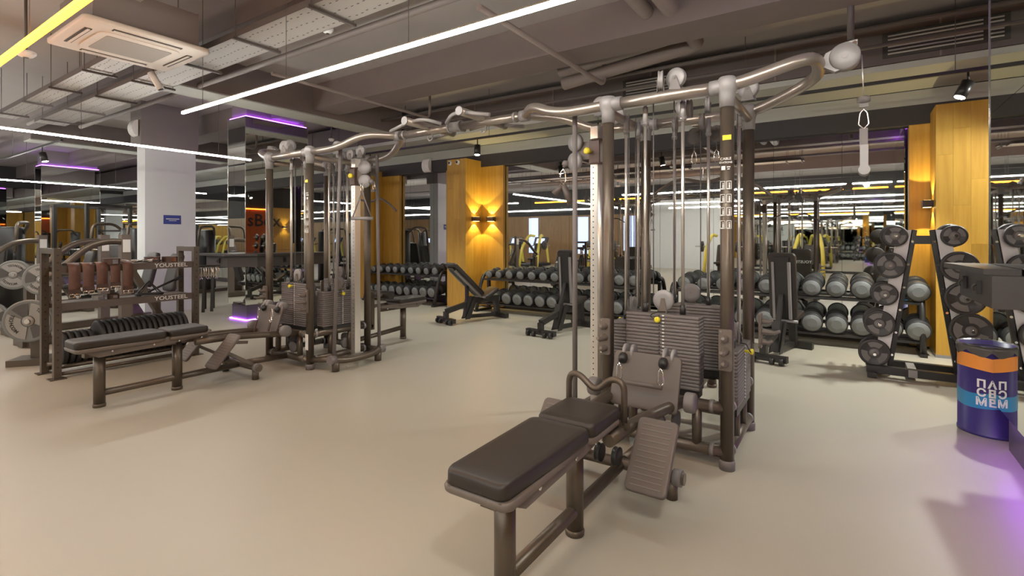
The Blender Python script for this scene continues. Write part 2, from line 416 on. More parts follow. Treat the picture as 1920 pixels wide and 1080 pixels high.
for y0, y1, z0 in ((5.1, 5.6, 3.55), (-1.3, -.8, 3.5), (2.75, 3.1, 3.62)):
    struct(MB().span(XL, XR, y0, y1, z0, ZC).ob('ceiling_beam', 'ceiling_beam'))
for x0, x1, z0 in ((-7.9, -7.4, 3.45), (-14.5, -14, 3.45), (1.6, 2.1, 3.45)):
    b = struct(MB().span(x0, x1, 3.1, 7.1, z0+.02, ZC).ob('ceiling_beam', 'ceiling_beam'))
    MB().span(x0+.01, x1-.01, 3.1, 7.1, z0, z0+.018).ob('beam_underside', 'pale_lit_board', b)
def pipe(pts, r, m, label, rnd=.12):
    c = Vector(pts[0]); t = MB(); t.tube(round_path([Vector(p)-c for p in pts], rnd), r, 10)
    return tag(t.ob('ceiling_pipe', m, None, c), label, 'pipe', 'ceiling pipes')
pipe([(-12, 3.35, 3.5), (3.5, 3.35, 3.5)], .035, 'pipe', 'long straight pipe hung along the ceiling next to the white strip light')
pipe([(-12, 2.62, 3.42), (3.5, 2.62, 3.42)], .03, 'pipe', 'thin straight pipe between cable tray and white strip light')
pipe([(-5.9, 3.5, 3.44), (-5.9, 6.3, 3.44), (-5.9, 6.3, 3.9)], .022, 'pipe', 'thin conduit turning up over the pull-up bridge')
pipe([(-2.7, 3.5, 3.44), (-2.7, 6.2, 3.44), (-2.7, 6.2, 3.9)], .03, 'pipe', 'grey pipe running back above the right cable tower')
pipe([(-1.75, 3.2, 3.75), (-1.75, 5.9, 3.75), (-3.2, 5.9, 3.62)], .075, 'pipe', 'thick drain pipe bending left under the ceiling')
pipe([(-1.5, 3.2, 3.72), (-1.5, 6.2, 3.72), (-3.3, 6.2, 3.55)], .085, 'pipe', 'thickest drain pipe bending left, nearer the duct')
pipe([(-7.3, 6.5, 3.62), (3.5, 6.5, 3.62)], .025, 'dark_pipe', 'dark thin conduit along the front of the duct')
pipe([(-7.3, 6.75, 3.5), (3.5, 6.75, 3.5)], .02, 'dark_pipe', 'lower dark conduit along the front of the duct')
pipe([(0.0, 5.6, 3.9), (0.0, 5.6, 3.25)], .03, 'dark_pipe', 'dark vertical pipe dropping behind the overhead cable arm')
pipe([(-10.5, .35, 3.45), (-3.2, .35, 3.45)], .06, 'pipe', 'pipe beyond the orange strip light at the upper left')
# wire ceiling trays
def tray(x0, x1, y0, y1, z, label):
    t = thing('cable_tray', label, 'cable tray', ((x0+x1)/2, (y0+y1)/2, z), 0, 'perforated cable trays')
    L = (x1-x0)/2; w = (y1-y0)/2
    MB().span(-L, L, -w, w, 0, .003).ob('tray_floor', 'tray', t)
    for s in (-1, 1): MB().span(-L, L, s*w-.002, s*w+.002, 0, .06).ob('tray_side', 'dark_pipe', t)
    m = MB(); x = -L+.04
    while x < L-.04:
        for k in range(3):
            yy = -w+(k+.5)*2*w/3+random.uniform(-.01, .01); m.box((x+.03*(k % 2), yy, -.0008), (.028, .007, .001))
        x += .075
    o = m.ob('perforations', 'slot', t); o['kind'] = 'stuff'
    x = -L+.5
    while x < L:
        for s in (-1, 1): MB().cyl((x, s*(w+.02), -.02), (x, s*(w+.02), ZC-z), .004, n=5).ob('hanger_rod', 'cable', t)
        MB().span(x-.015, x+.015, -w-.045, w+.045, -.035, -.012).ob('hanger_bar', 'dark_pipe', t); x += 1.15
tray(-11.0, -6.08, 2.02, 2.26, 3.30, 'perforated cable tray left of the air conditioner, nearer the orange strip')
tray(-5.0, -1.0, 1.55, 1.80, 3.42, 'short perforated cable tray with an open bent end at top left')
tray(-11.0, -1.0, 2.48, 2.86, 3.30, 'wide perforated cable tray nearest the white strip light')
# cassette air conditioner
ac = thing('air_conditioner', 'square white ceiling cassette air conditioner with a grey grille', 'air conditioner', (-5.50, 1.90, 3.17))
MB().pad(rrect(.96, .96, .05), (0, 0, .03), (1, 0, 0), (0, -1, 0), .04, .012).ob('face_panel', 'ac_white', ac)
MB().span(-.40, .40, -.40, .40, .03, .35).ob('body', 'column_top', ac)
MB().prism(rrect(.62, .62, .09), (0, 0, -.016), (1, 0, 0), (0, 1, 0), .012).ob('centre_panel', 'ac_white', ac)
MB().prism(rrect(.46, .50, .02), (0, 0, -.023), (1, 0, 0), (0, 1, 0), .004).ob('intake_grille', 'ac_grille', ac)
for a in range(4):
    R = Matrix.Rotation(a*PI/2, 3, 'Z')
    MB().box(R@V(.385, 0, -.013), (.05, .52, .006), R=R).ob('air_slot', 'slot', ac)
    MB().box(R@V(.38, 0, -.018), (.02, .50, .006), R=R).ob('air_vane', 'ac_white', ac)
def dome(loc, label, cat='smoke detector', r=.055):
    t = thing('smoke_detector', label, cat, loc, 0, 'ceiling detectors')
    MB().lathe([(r, 0), (r, -.02), (r*.7, -.045), (r*.35, -.055)], (0, 0, 0), (0, 0, 1), 16).ob('housing', 'white', t)
    MB().cyl((0, 0, -.056), (0, 0, -.05), r*.3, n=10).ob('sensor', 'slot', t)
    MB().cyl((0, 0, 0), (0, 0, ZC-loc[2]), .012, n=6).ob('stem', 'dark_pipe', t)
dome((-4.05, 2.95, 3.38), 'white round smoke detector under the purple-lit cable tray')
dome((-8.4, 6.2, 3.35), 'small white smoke detector above the left cable tower bridge')
dome((-6.25, 1.35, 3.12), 'white round detector left of the air conditioner', r=.075)
cm = thing('security_camera', 'white bullet security camera under the air conditioner', 'camera', (-6.25, 2.36, 3.20))
MB().cyl((0, 0, 0), (0, 0, ZC-3.2), .012, n=8).ob('stem', 'dark_pipe', cm)
MB().cyl((0, -.02, .0), (.04, .06, -.17), .035, n=14).ob('camera_body', 'white', cm)
MB().cyl((.04, .06, -.17), (.041, .062, -.175), .028, n=14).ob('lens', 'slot', cm)
def speaker(loc, rz, label):
    t = thing('wall_speaker', label, 'speaker', loc, rz, 'white half-round speakers')
    p = [(math.sin(a)*.10, math.cos(a)*.15) for a in [PI*k/10 for k in range(11)]]
    MB().prism(p, (0, 0, 0), (0, -1, 0), (0, 0, 1), .2).ob('cabinet', 'white', t)
    for k in range(3): MB().prism([(q[0]*1.02, q[1]*1.01) for q in p], (-.05+k*.05, 0, 0), (0, -1, 0), (0, 0, 1), .006).ob('grille_rib', 'label_white', t)
speaker((-7.81, YB-.12, 3.03), 0, 'white half-round speaker on the black bulkhead left of the oak pilaster')
speaker((-11.0, 3.88, 3.45), 0, 'white half-round speaker high on the head of the grey column')
def track_spot(x, y, z, label, target=(0, 0, -1), power=1.0):
    t = thing('track_spotlight', label, 'spotlight', (x, y, z), 0, 'black track spotlights')
    d = Vector(target).normalized(); q = d*.17
    MB().cyl((0, 0, 0), q, .055, n=18).ob('lamp_can', 'black_plastic', t)
    MB().cyl(q, q+d*.004, .045, n=18).ob('lens', 'lamp_face', t)
    MB().cyl((0, 0, 0), (0, 0, .10), .01, n=8).ob('arm', 'black_plastic', t)
    l = lamp('spot_light', 'SPOT', q+d*.03, SPOT_W*power, (.97, 1, .93), t, size=.05, spot=1.9, blend=.6)
    l.rotation_euler = (-d).to_track_quat('Z', 'Y').to_euler()
track_spot(1.0, 6.9, 3.02, 'black track spotlight above the right oak pilaster', (-.45, -.15, -1), 7.0)
track_spot(2.3, 6.9, 3.02, 'added black track spotlight hidden behind the right mirrored column', (-1.15, .05, -1), 4.5)  # added out of view to light the back floor from the right
track_spot(-3.1, 6.9, 3.02, 'added black track spotlight behind the right cable tower', (.15, -.15, -1), 2.0)  # extra lamp added for the back floor, tucked behind the tower
track_spot(-5.35, 6.9, 3.02, 'black track spotlight above the middle oak pilaster', (.05, -.1, -1), 2.6)
track_spot(-8.1, 6.9, 3.02, 'added black track spotlight behind the left cable tower', (.1, -.15, -1), 2.6)  # extra lamp added to brighten the back left, tucked behind the posts
track_spot(.35, -.1, 3.02, 'added unseen track spotlight overhead right of the viewer', (.05, .75, -1), 2.4)  # unseen lamp added to brighten the near right floor
track_spot(-2.6, -.1, 3.02, 'added unseen track spotlight overhead left of the viewer', (.25, .55, -1), .6)  # unseen overhead lamp added as weak fill
track_spot(-12.6, 2.95, 3.02, 'added black track spotlight over the far left machines', (.2, .2, -1), 2.2)  # lamp added to brighten the far left area
track_spot(-17.0, 2.95, 3.02, 'added black track spotlight beyond the far left machines', (0, .1, -1), 2.2)  # second lamp added as fill at far left
for yy, x0, x1, lb in ((6.9, -9.5, 2.6, 'black ceiling track along the mirror wall'), (-.1, -5, .5, 'black ceiling track over the viewer'), (2.95, -19, -11.5, 'black ceiling track over the far left machines')):
    tr = thing('light_track', lb, 'light track', ((x0+x1)/2, yy, 3.12), 0, 'ceiling light tracks'); L = (x1-x0)/2
    MB().span(-L, L, -.018, .018, 0, .035).ob('rail', 'black_plastic', tr)
    for k in range(int(L)): MB().cyl((-L+.4+2*k, 0, .035), (-L+.4+2*k, 0, ZC-3.12), .004, n=5).ob('hanger_rod', 'cable', tr)
for k, x in enumerate((-6.72, -6.52)):
    t = thing('ceiling_camera', ('left' if k == 0 else 'right')+' one of two small white round cameras at the top of the oak pilaster', 'camera', (x, 7.78, 2.93), 0, 'round cameras on the pilaster')
    MB().lathe([(.05, 0), (.05, .02), (.035, .04), (.028, .045)], (0, 0, 0), (0, -1, 0), 16).ob('ring', 'white', t)
    MB().cyl((0, -.03, 0), (0, -.048, 0), .026, n=14).ob('lens', 'slot', t)

# ------------------------------------------------------------------ cable towers
H = 0.39; ZT = 2.35
def carabiner(m, p, L=.09, w=.02, ax=(1, 0, 0)):
    p = Vector(p); a = Vector(ax)
    pts = [p, p-V(0, 0, L*.2)+a*w*.7, p-V(0, 0, L*.75)+a*w, p-V(0, 0, L), p-V(0, 0, L*.75)-a*w, p-V(0, 0, L*.2)-a*w*.7]
    m.tube(pts, .005, 6, True)
def pulley(m, c, axis, r=.07, t=.03):
    m.lathe([(r*.55, -t*.5), (r*.98, -t*.5), (r, -t*.35), (r*.9, -t*.1), (r*.9, t*.1), (r, t*.35), (r*.98, t*.5), (r*.55, t*.5)], c, axis, 24)
plate_cache = {}
def weight_plate_mesh(w, d, t):
    key = (w, d, t)
    if key not in plate_cache:
        m = MB(); m.pad(rrect(w, d, .012, 2), (0, 0, 0), (1, 0, 0), (0, 1, 0), t-.003, .003, 1); plate_cache[key] = m.mesh('weight_plate')
        h = MB(); h.box((-.012, -d/2-.0008, t*.5), (.009, .002, .006)); plate_cache[key+('h',)] = h.mesh('plate_hole')
        h2 = MB(); h2.box((.014, -d/2-.0008, t*.5), (.012, .002, .007)); plate_cache[key+('n',)] = h2.mesh('plate_number')
    return plate_cache[key]
def stack(tower, cx, cy, rz, z0, n, fx):
    """a weight stack whose front looks along local -y before turning by rz"""
    w, d, t = .50, .115, .0228; top = z0+n*t
    me = weight_plate_mesh(w, d, t)
    st = MB().span(-.24, .24, -.05, .05, z0-.05, z0-.004).span(-.18, -.10, -.03, .03, .36 if z0 > .42 else .1, z0-.04).span(.10, .18, -.03, .03, .36 if z0 > .42 else .1, z0-.04).ob('weight_stack', 'black_metal', tower, (cx*fx, cy, 0))
    st.rotation_euler = (0, 0, rz*fx)
    for i in range(n):
        link('weight_plate', me, 'weight', st, (0, 0, z0+i*t))
    hm = MB(); nm = MB()
    for i in range(n):
        hm.box((-.012, -d/2-.001, z0+(i+.5)*t), (.009, .003, .008)); nm.box((.014, -d/2-.001, z0+(i+.5)*t), (.013, .003, .008))
    hm.ob('pin_holes', 'black_plastic', st); nm.ob('printed_numbers', 'label_white', st)
    for s in (-1, 1):
        g = MB().cyl((s*.127, 0, top), (s*.127, 0, ZT-.02), .0115, n=12).ob('guide_rod', 'silver', st)
        MB().cyl((s*.127, 0, top), (s*.127, 0, top+.06), .02, n=12).ob('rod_bush', 'black_plastic', st)
        MB().cyl((s*.127, 0, ZT-.16), (s*.127, 0, ZT-.03), .018, n=12).cyl((s*.127, 0, ZT-.15), (s*.127, 0, ZT-.135), .022, n=12).ob('rod_collar', 'joint', st)
    m = MB(); pulley(m, (0, 0, top+.085), (0, 1, 0), .07); m.ob('stack_pulley', 'joint_dark' if rz else 'joint', st)
    MB().prism([(-.03, 0), (.03, 0), (.012, .1), (-.012, .1)], (0, -.022, top), (1, 0, 0), (0, 0, 1), .006).cyl((0, -.03, top+.085), (0, .02, top+.085), .008, n=8).ob('pulley_bracket', 'shell', st)
    MB().cyl((.07, 0, top+.085), (.07, 0, ZT), .004, n=6).cyl((-.07, 0, top+.085), (-.07, 0, ZT), .004, n=6).ob('steel_cable', 'cable', st)
    MB().cyl((-.012, -d/2, top-.035), (-.012, -d/2-.035, top-.035), .009, n=8).lathe([(.012, 0), (.02, .008), (.02, .02), (.012, .026)], (-.012, -d/2-.03, top-.035), (0, -1, 0), 12).ob('selector_pin', 'yellow', st)
    MB().tube(smooth_path([(.02, -.02, top+.01), (-.02, -.07, top+.012), (-.06, -.09, top-.01), (-.03, -.10, top-.035)]), .004, 6).ob('pin_cord', 'black_plastic', st)
def tower(cx, cy, fx, bx, label):
    """fx=1: the bridge side is local -x; fx=-1 mirrors it"""
    T = thing('cable_tower', label, 'gym machine', (cx, cy, 0), 0, 'four-station cable towers')
    B = lambda: MB(fx)
    cor = {}
    for sx in (-1, 1):
        for sy in (-1, 1):
            p = B().cyl((sx*H, sy*H, .03), (sx*H, sy*H, ZT-.09), .040, n=22).ob('post', 'bronze', T)
            B().lathe([(.045, 0), (.047, .05), (.043, .06)], (sx*H, sy*H, 0), (0, 0, 1), 22).ob('foot_cap', 'joint_dark', p)
            m = B().lathe([(.044, ZT-.13), (.046, ZT-.06), (.05, ZT-.04), (.062, ZT-.01), (.062, ZT+.03), (.045, ZT+.055), (.02, ZT+.062)], (sx*H, sy*H, 0), (0, 0, 1), 22)
            m.cyl((sx*H, sy*H, ZT), (sx*(H-.10), sy*H, ZT), .05, .046, 20); m.ob('corner_joint', 'joint', p)
            cor[sx, sy] = p
    for sy in (-1, 1): B().cyl((-H+.05, sy*H, ZT), (H-.05, sy*H, ZT), .038, n=22).ob('top_beam', 'champagne', T)
    for sx in (-1, 1): B().cyl((sx*H, -H, ZT-.05), (sx*H, H, ZT-.05), .03, n=18).ob('side_beam', 'champagne', T)
    # lower rails with clamp rings
    for z in (.37, .10):
        for sy in (-1, 1):
            r = B().cyl((-H, sy*H, z), (H, sy*H, z), .036, n=18).ob('lower_rail', 'bronze', T)
            for s in (-1, 1): B().cyl((s*(H-.10), sy*H, z), (s*(H-.075), sy*H, z), .041, n=18).ob('clamp_ring', 'joint_dark', r)
        for sx in (-1, 1):
            r = B().cyl((sx*H, -H, z), (sx*H, H, z), .036, n=18).ob('lower_rail', 'bronze', T)
            for s in (-1, 1): B().cyl((sx*H, s*(H-.075), z), (sx*H, s*(H-.05), z), .041, n=18).ob('clamp_ring', 'joint', r)
    for s in (-1, 1):
        for sy in (-1, 1): B().cyl((s*.21, sy*H, .10), (s*.21, sy*H, .37), .03, n=14).ob('rail_strut', 'bronze', T)
        for sx in (-1, 1): B().cyl((sx*H, s*.13, .10), (sx*H, s*.13, .37), .03, n=14).ob('rail_strut', 'bronze', T)
    for x, y, ax in ((-.06, -H+.02, (0, 1, 0)), (.05, -H+.1, (1, 0, 0)), (-H+.03, .1, (1, 0, 0)), (H-.05, -.12, (1, 0, 0)), (-.1, H-.1, (0, 1, 0))):
        m = B(); pulley(m, (x, y, .2), ax, .065); m.ob('low_pulley', 'joint_dark', T)
    # stacks
    stack(T, -.03, -H+.095, 0, .435, 21, fx)
    stack(T, -.0, H-.095, PI, .435, 21, fx)
    stack(T, -H+.03, 0, -PI/2, .435, 17, fx)
    stack(T, H-.02, 0, PI/2, .33, 16, fx)
    # roof pulleys
    for x, y, ax in ((-.13, -H, (0, 1, 0)), (.08, -H, (.25, 1, 0)), (-.02, -H, (1, .25, 0)), (-.08, H, (0, 1, 0)), (.1, H, (1, .2, 0)), (H+.06, .0, (.2, 1, 0)), (-H-.16, -.16, (.15, 1, 0)), (-H-.16, .16, (.15, 1, 0))):
        zc = ZT+.105 if abs(x) < H else ZT+.07
        if x == -.13: continue
        m = B(); pulley(m, (x, y, zc), ax, .066, .032); pu = m.ob('roof_pulley', 'joint', T)
        a = Vector(ax).normalized(); b = Vector((0, 0, 1)).cross(a); m = B()
        for s in (-1, 1): m.prism([(-.045, -.08), (.045, -.08), (.012, .015), (-.012, .015)], Vector((x, y, zc))+a*s*.021, b, (0, 0, 1), .004)
        m.cyl(Vector((x, y, zc))-a*.03, Vector((x, y, zc))+a*.03, .009, n=8); m.ob('pulley_bracket', 'joint_dark', pu)
    for x, y in ((-.1, .05), (.12, -.05), (.1, .15)):
        m = B(); pulley(m, (x, H*.55*(1 if y > 0 else -1), ZT-.06), (1, .1, 0), .06); m.ob('roof_pulley', 'joint_dark', T)
    # overhead arm on the outer side with its big end pulley
    arm = round_path([(H, -H, ZT), (H+.16, -H+.03, ZT+.04), (H+.44, -.26, ZT+.14), (H+.47, 0, ZT+.155), (H+.44, .26, ZT+.14), (H+.16, H-.03, ZT+.04), (H, H, ZT)], .16, 7)
    ar = B().tube(arm, .038, 18).ob('overhead_arm', 'champagne', T)
    ec = V(H+.60, .0, ZT+.175)
    B().prism([(-.10, -.035), (-.07, .035), (.03, .085), (.095, .09), (.095, .0), (.05, -.07), (-.02, -.085)], ec+V(-.03, 0, 0), (1, 0, 0), (0, 0, 1), .05).ob('pulley_housing', 'joint', ar)
    m = B(); m.lathe([(.02, -.04), (.075, -.04), (.082, -.03), (.082, .03), (.075, .04), (.02, .04)], ec, (0, 1, 0), 26)
    m.lathe([(.016, -.044), (.016, .044)], ec, (0, 1, 0), 14); m.ob('end_pulley', 'joint', ar)
    B().cyl(ec+V(.052, -.03, .07), ec+V(.052, .03, .07), .012, n=12).ob('bolt', 'chrome', ar)
    # inner loop that meets the bridge
    z2 = ZT+.13
    lp = round_path([(-H, -H, ZT), (-H-.42, -H+.03, ZT), (-H-.70, -H+.13, z2), (-H-.90, -.05, z2), (-H-.93, 0, z2), (-H-.90, .05, z2), (-H-.70, H-.13, z2), (-H-.42, H-.03, ZT), (-H, H, ZT)], .18, 7)
    lo = B().tube(lp, .036, 18).ob('bridge_arm', 'champagne', T)
    B().cyl((-H-.98, 0, z2), (-H-.90, 0, z2), .05, n=18).ob('arm_hub', 'joint', lo)
    # adjustable column with carriage
    ax = -H-.27
    c = B().box((ax, 0, 1.20), (.062, .074, 2.2)).cyl((ax+.031, 0, .1), (ax+.031, 0, 2.3), .034, n=16).ob('adjuster_column', 'silver', T)
    m = B()
    for k in range(44): m.cyl((ax-.006, -.0375, .3+k*.043), (ax-.006, -.036, .3+k*.043), .0055, n=8)
    m.ob('hole_row', 'slot', c)
    zc = 2.10
    B().box((ax+.005, 0, zc), (.085, .10, .18)).cyl((ax+.01, 0, zc-.10), (ax+.01, 0, zc-.085), .058, n=18).cyl((ax+.01, 0, zc+.085), (ax+.01, 0, zc+.10), .058, n=18).ob('carriage', 'sconce', c)
    B().lathe([(.012, 0), (.012, .03), (.024, .035), (.026, .06), (.018, .066)], (ax-.02, -.05, zc), (-.25, -1, 0), 16).ob('release_knob', 'yellow', c)
    m = B(); m.lathe([(.02, -.022), (.07, -.018), (.076, 0), (.07, .018), (.02, .022)], (ax-.17, -.02, zc+.09), (.35, 1, 0), 24)
    m.lathe([(.02, -.022), (.07, -.018), (.076, 0), (.07, .018), (.02, .022)], (ax-.175, -.02, zc-.06), (.35, 1, 0), 24); m.ob('swivel_pulley', 'joint', c)
    B().box((ax-.09, 0, zc+.02), (.14, .03, .14)).ob('swivel_bracket', 'shell', c)
    B().tube(smooth_path([(ax-.24, -.01, zc-.05), (ax-.27, -.01, zc-.075), (ax-.285, -.01, zc-.10)]), .012, 8).lathe([(.01, -.025), (.026, -.02), (.03, 0), (.026, .02), (.01, .025)], (ax-.265, -.01, zc-.07), (-.6, 0, -1), 14).ob('cable_stop', 'joint_dark', c)
    # splayed side bars and base
    bs = B().tube(smooth_path([(ax-.03, -.33, .13), (ax-.06, -.15, .105), (ax-.06, .15, .105), (ax-.03, .33, .13)]), .038, 14).ob('base_bar', 'bronze', T)
    for s in (-1, 1):
        B().cyl((ax-.03, s*.30, .13), (ax-.03, s*.37, .13), .048, n=18).ob('bar_end', 'joint_dark', bs)
        B().cyl((ax-.03, s*.29, 0), (ax-.03, s*.29, .11), .04, n=16).ob('base_foot', 'bronze', bs)
        B().cyl((ax-.03, s*.31, .13), (ax-.06, s*.25, ZT+.02), .019, n=14).ob('side_bar', 'joint_dark', T)
        B().cyl((ax-.03, s*.3, .13), (-H, s*H, .10), .03, n=12).ob('base_link', 'bronze', T)
    # hook racks on posts
    for sx, sy, dx in ((1, -1, .0), (-1, -1, -.0), (1, 1, .03)):
        px, py = sx*H+dx, sy*H
        y = py-.052 if sy < 0 else py+.0
        h = B().prism(rrect(.075, .25, .012, 3), (px+(.05 if sy > 0 else 0), y, .74), (1, 0, 0) if sy < 0 else (0, -1, 0), (0, 0, 1), .018).ob('hook_rack', 'shell', T)
        d = Vector((0, -1, 0)) if sy < 0 else Vector((1, 0, 0))
        m = B()
        for z in (.81, .735, .66):
            L = .13 if z == .735 else .08
            q = Vector((px+(.05 if sy > 0 else 0), y, z)); m.tube([q, q+d*.02, q+d*L*.7+V(0, 0, -.004), q+d*L+V(0, 0, .012)], [.03 if z == .735 else .024, .022, .015, .010], 8)
        m.ob('hook', 'shell', h)
        m = B()
        for z in (.85, .63): m.cyl(Vector((px-.025, y, z)), Vector((px-.025, y, z))+d*.014, .006, n=8)
        m.ob('screw', 'chrome', h)
    # printed placards on the front post next to the outer arm
    pp = (1, -1) if fx > 0 else (-1, -1)
    px = (pp[0]*H)*1.0; f = cor[pp]
    def stuck(name, ms, z, a, mt):    # small curved print on the post's face
        pass
    yy = -H-.0402
    MB(fx).box((px+.006, yy+.001, 2.03), (.05, .004, .03)).ob('maker_badge', 'yellow', f)
    t1 = text('lettering', 'CABLE', .022, 'label_white', f, (px*fx, yy-.002, 1.90), (PI/2, 0, 0)); t2 = text('lettering', 'STATIONS', .016, 'label_white', f, (px*fx, yy-.002, 1.878), (PI/2, 0, 0))
    m = MB(fx); m.box((px-.014, yy-.001, 1.845), (.022, .002, .024)); m.box((px+.016, yy-.001, 1.85), (.02, .002, .006)); m.box((px+.016, yy-.001, 1.838), (.014, .002, .005))
    m.ob('printed_label', 'label_white', f)
    m = MB(fx)
    for z in (1.74, 1.66, 1.58, 1.50):
        for dx in (-.018, .018):
            x = px+dx
            for a in (-.013, .013): m.box((x+a, yy-.001, z), (.003, .002, .05))
            m.box((x, yy-.001, z+.024), (.028, .002, .003)); m.box((x+.003, yy-.001, z-.006), (.008, .002, .022)); m.box((x-.001, yy-.001, z-.022), (.018, .002, .006)); m.box((x+.003, yy-.001, z+.011), (.007, .002, .007))
    m.ob('exercise_pictograms', 'label_white', f)
    MB(fx).box((px-.39*0+.0, yy, .30), (.05, .003, .17)).ob('paper_label', 'label_white', cor[(-1, -1) if fx < 0 else (-1, -1)]) if fx < 0 else None
    # front low-row station
    x0 = bx
    def bench(front):
        g = -1 if front else 1
        yA, yB, yC, yD = (-2.31, -1.655, -1.635, -1.30) if front else (1.70, 1.16, 1.14, .86)
        Yg = lambda v: v
        parts = []
        if front:
            leg_y = (-2.11, -1.52)
        else:
            leg_y = (1.36,)
        root = B().box((x0, (yA+yD)/2, .455), (.07, abs(yD-yA)*.82, .05)).ob('row_bench' if front else 'lat_bench', 'bronze', T)
        for ly in leg_y:
            B().cyl((x0, ly, .02), (x0, ly, .47), .042, n=20).lathe([(.045, 0), (.047, .02), (.043, .03)], (x0, ly, 0), (0, 0, 1), 20).ob('bench_leg', 'bronze', root)
        w = .15
        def pad(y0, y1, name, nose):
            a, b = min(y0, y1), max(y0, y1); cy = (a+b)/2; L = b-a
            out = []
            for (px_, py_) in rrect(2*w, L, .035, 4): 
                k = 1.0
                if nose: k = 1-.12*max(0, (g*py_)/(L/2))**2
                out.append((px_*k, py_))
            B().pad(out, (x0, cy, .522), (1, 0, 0), (0, 1, 0), .06, .022, 4).ob(name, 'leather', root)
            B().pad([(q*1.0, r_*1.0) for q, r_ in out], (x0, cy, .522), (1, 0, 0), (0, -1, 0), .035, .02, 3).ob('seat_shell', 'shell', root)
        pad(yA, yB, 'seat_pad', True)
        if front: pad(yC, yD, 'seat_pad', False)
        for s in (-1, 1):   # pressed side plates of the shell
            q = [(yA+g*-.0, .52), (yD, .52), (yD, .49), (yB-.0, .455), (yA+(.16 if front else -.16), .435)]
            pr = B().prism(q, (x0+s*.115, 0, 0), (0, 1, 0), (0, 0, 1), .012).ob('side_plate', 'shell', root)
            m = B()
            for y in ([yA+.25, yB-.1, yC+.08, yD-.06] if front else [yA-.2, yD+.1]): m.cyl((x0+s*.12, y, .475), (x0+s*.13, y, .475), .008, n=8)
            m.ob('bolt', 'chrome', pr)
        return root, leg_y
    r, ly = bench(True)
    B().cyl((x0, ly[0], .115), (x0, -H-.45, .115), .03, n=16).ob('bench_rail', 'bronze', r)
    B().cyl((x0, -H-.50, .12), (x0, -H, .10), .03, n=14).ob('bench_rail', 'bronze', r)
    B().cyl((x0-.36, -.93, .12), (x0+.36, -.93, .12), .032, n=16).ob('cross_rail', 'bronze', r)
    for s in (-1, 1):
        B().cyl((x0+s*.30, -.93, .12), (x0+s*.345, -.93, .12), .045, n=16).ob('rail_end', 'joint_dark', r)
        B().cyl((x0+s*.29, -.93, 0), (x0+s*.29, -.93, .10), .032, n=14).ob('rail_foot', 'bronze', r)
        B().tube(round_path([(x0+s*.13, -1.42, .44), (x0+s*.15, -1.1, .44), (x0+s*.2, -.62, .40), (x0+s*.22, -H, .37)], .15), .032, 14).ob('side_tube', 'bronze', r)
        fc = V(x0+s*.285, -1.235, .335); ey = V(0, .24, .285).normalized()
        pl = B().pad(rrect(.205, .37, .025, 4), fc-V(0, 0, 0), (1, 0, 0), ey, .022, .008, 2).ob('foot_plate', 'footplate', r)
        nrm = Vector((1, 0, 0)).cross(ey); m = B()
        for k in range(12):
            q = fc+ey*(-.155+k*.0275)+nrm*.0235; m.bar(q-V(.075, 0, 0), q+V(.075, 0, 0), .005, .004, nrm)
        m.ob('grip_ribs', 'joint_dark', pl)
        B().bar(fc-nrm*.005, (x0+s*.24, -.93, .14), .05, .03).bar(fc+ey*.1-nrm*.004, (x0+s*.15, -.95, .36), .04, .03).ob('plate_bracket', 'shell', pl)
        m = B(); pulley(m, (x0+s*.05, -1.12, .24), (1, 0, 0), .05); m.ob('low_pulley', 'black_plastic', r)
        m = B(); m.lathe([(.02, -.03), (.055, -.03), (.06, -.02), (.06, .02), (.055, .03), (.02, .03)], (x0+s*.31, -.62, .44), (1, 0, 0), 22); m.ob('stop_disc', 'joint_dark', r)
    # leaning back board carrying two cable outlets
    bc = V(x0+.03, -.60, .52); ey = V(0, .10, .30).normalized(); nrm = Vector((1, 0, 0)).cross(ey)
    bd = B().pad(rrect(.43, .34, .03, 4), bc, (1, 0, 0), ey, .02, .006, 2).ob('back_board', 'footplate', r)
    B().bar(bc-ey*.12, (x0+.03, -H-.04, .37), .12, .04).ob('board_bracket', 'bronze', bd)
    for s in (-1, 1):
        q = bc+ey*.165+V(s*.13, 0, 0)
        m = B()
        for e in (-1, 1): m.lathe([(.02, -.008), (.05, -.008), (.05, .008), (.02, .008)], q+V(e*.026, .02, 0), (1, 0, 0), 20)
        m.ob('outlet_pulley', 'joint', bd)
        m = B(); m.lathe([(.012, -.03), (.026, -.025), (.03, 0), (.026, .025), (.012, .03)], q+V(-.02, -.05, -.03), (.2, -1, -.5), 14); m.ob('cable_stop', 'black_plastic', bd)
    r2, _ = bench(False)
    B().cyl((x0, 1.36, .16), (x0, H, .10), .03, n=14).ob('bench_rail', 'bronze', r2)
    B().cyl((x0-.21, .95, .66), (x0+.21, .95, .66), .055, n=20).ob('thigh_roller', 'leather', r2)
    B().cyl((x0-.09, .80, .66), (x0-.09, .95, .66), .02, n=10).ob('roller_arm', 'bronze', r2)
    B().box((x0, .80, .46), (.05, .05, .5)).bar((x0, .8, .25), (x0, H, .37), .05, .05).ob('roller_post', 'bronze', r2)
    # rear high pulleys over the lat seat
    hp = B().bar((0, H, ZT-.02), (0, H+.32, ZT+.02), .05, .06).ob('lat_arm', 'champagne', T)
    for s in (-1, 1):
        m = B(); pulley(m, (s*.09, H+.36, ZT-.06), (.5, 1, 0), .07); m.ob('lat_pulley', 'joint_dark', hp)
        B().bar((0, H+.3, ZT), (s*.09, H+.36, ZT-.03), .03, .03).ob('pulley_bracket', 'shell', hp)
    return T
RT = (-1.02, 3.70); LT = (-5.24, 3.70)
tower(*RT, 1, -.08, 'bronze four-station cable tower at right with near padded row bench')
tower(*LT, -1, .01, 'bronze four-station cable tower at left, row bench beside the storage rack')
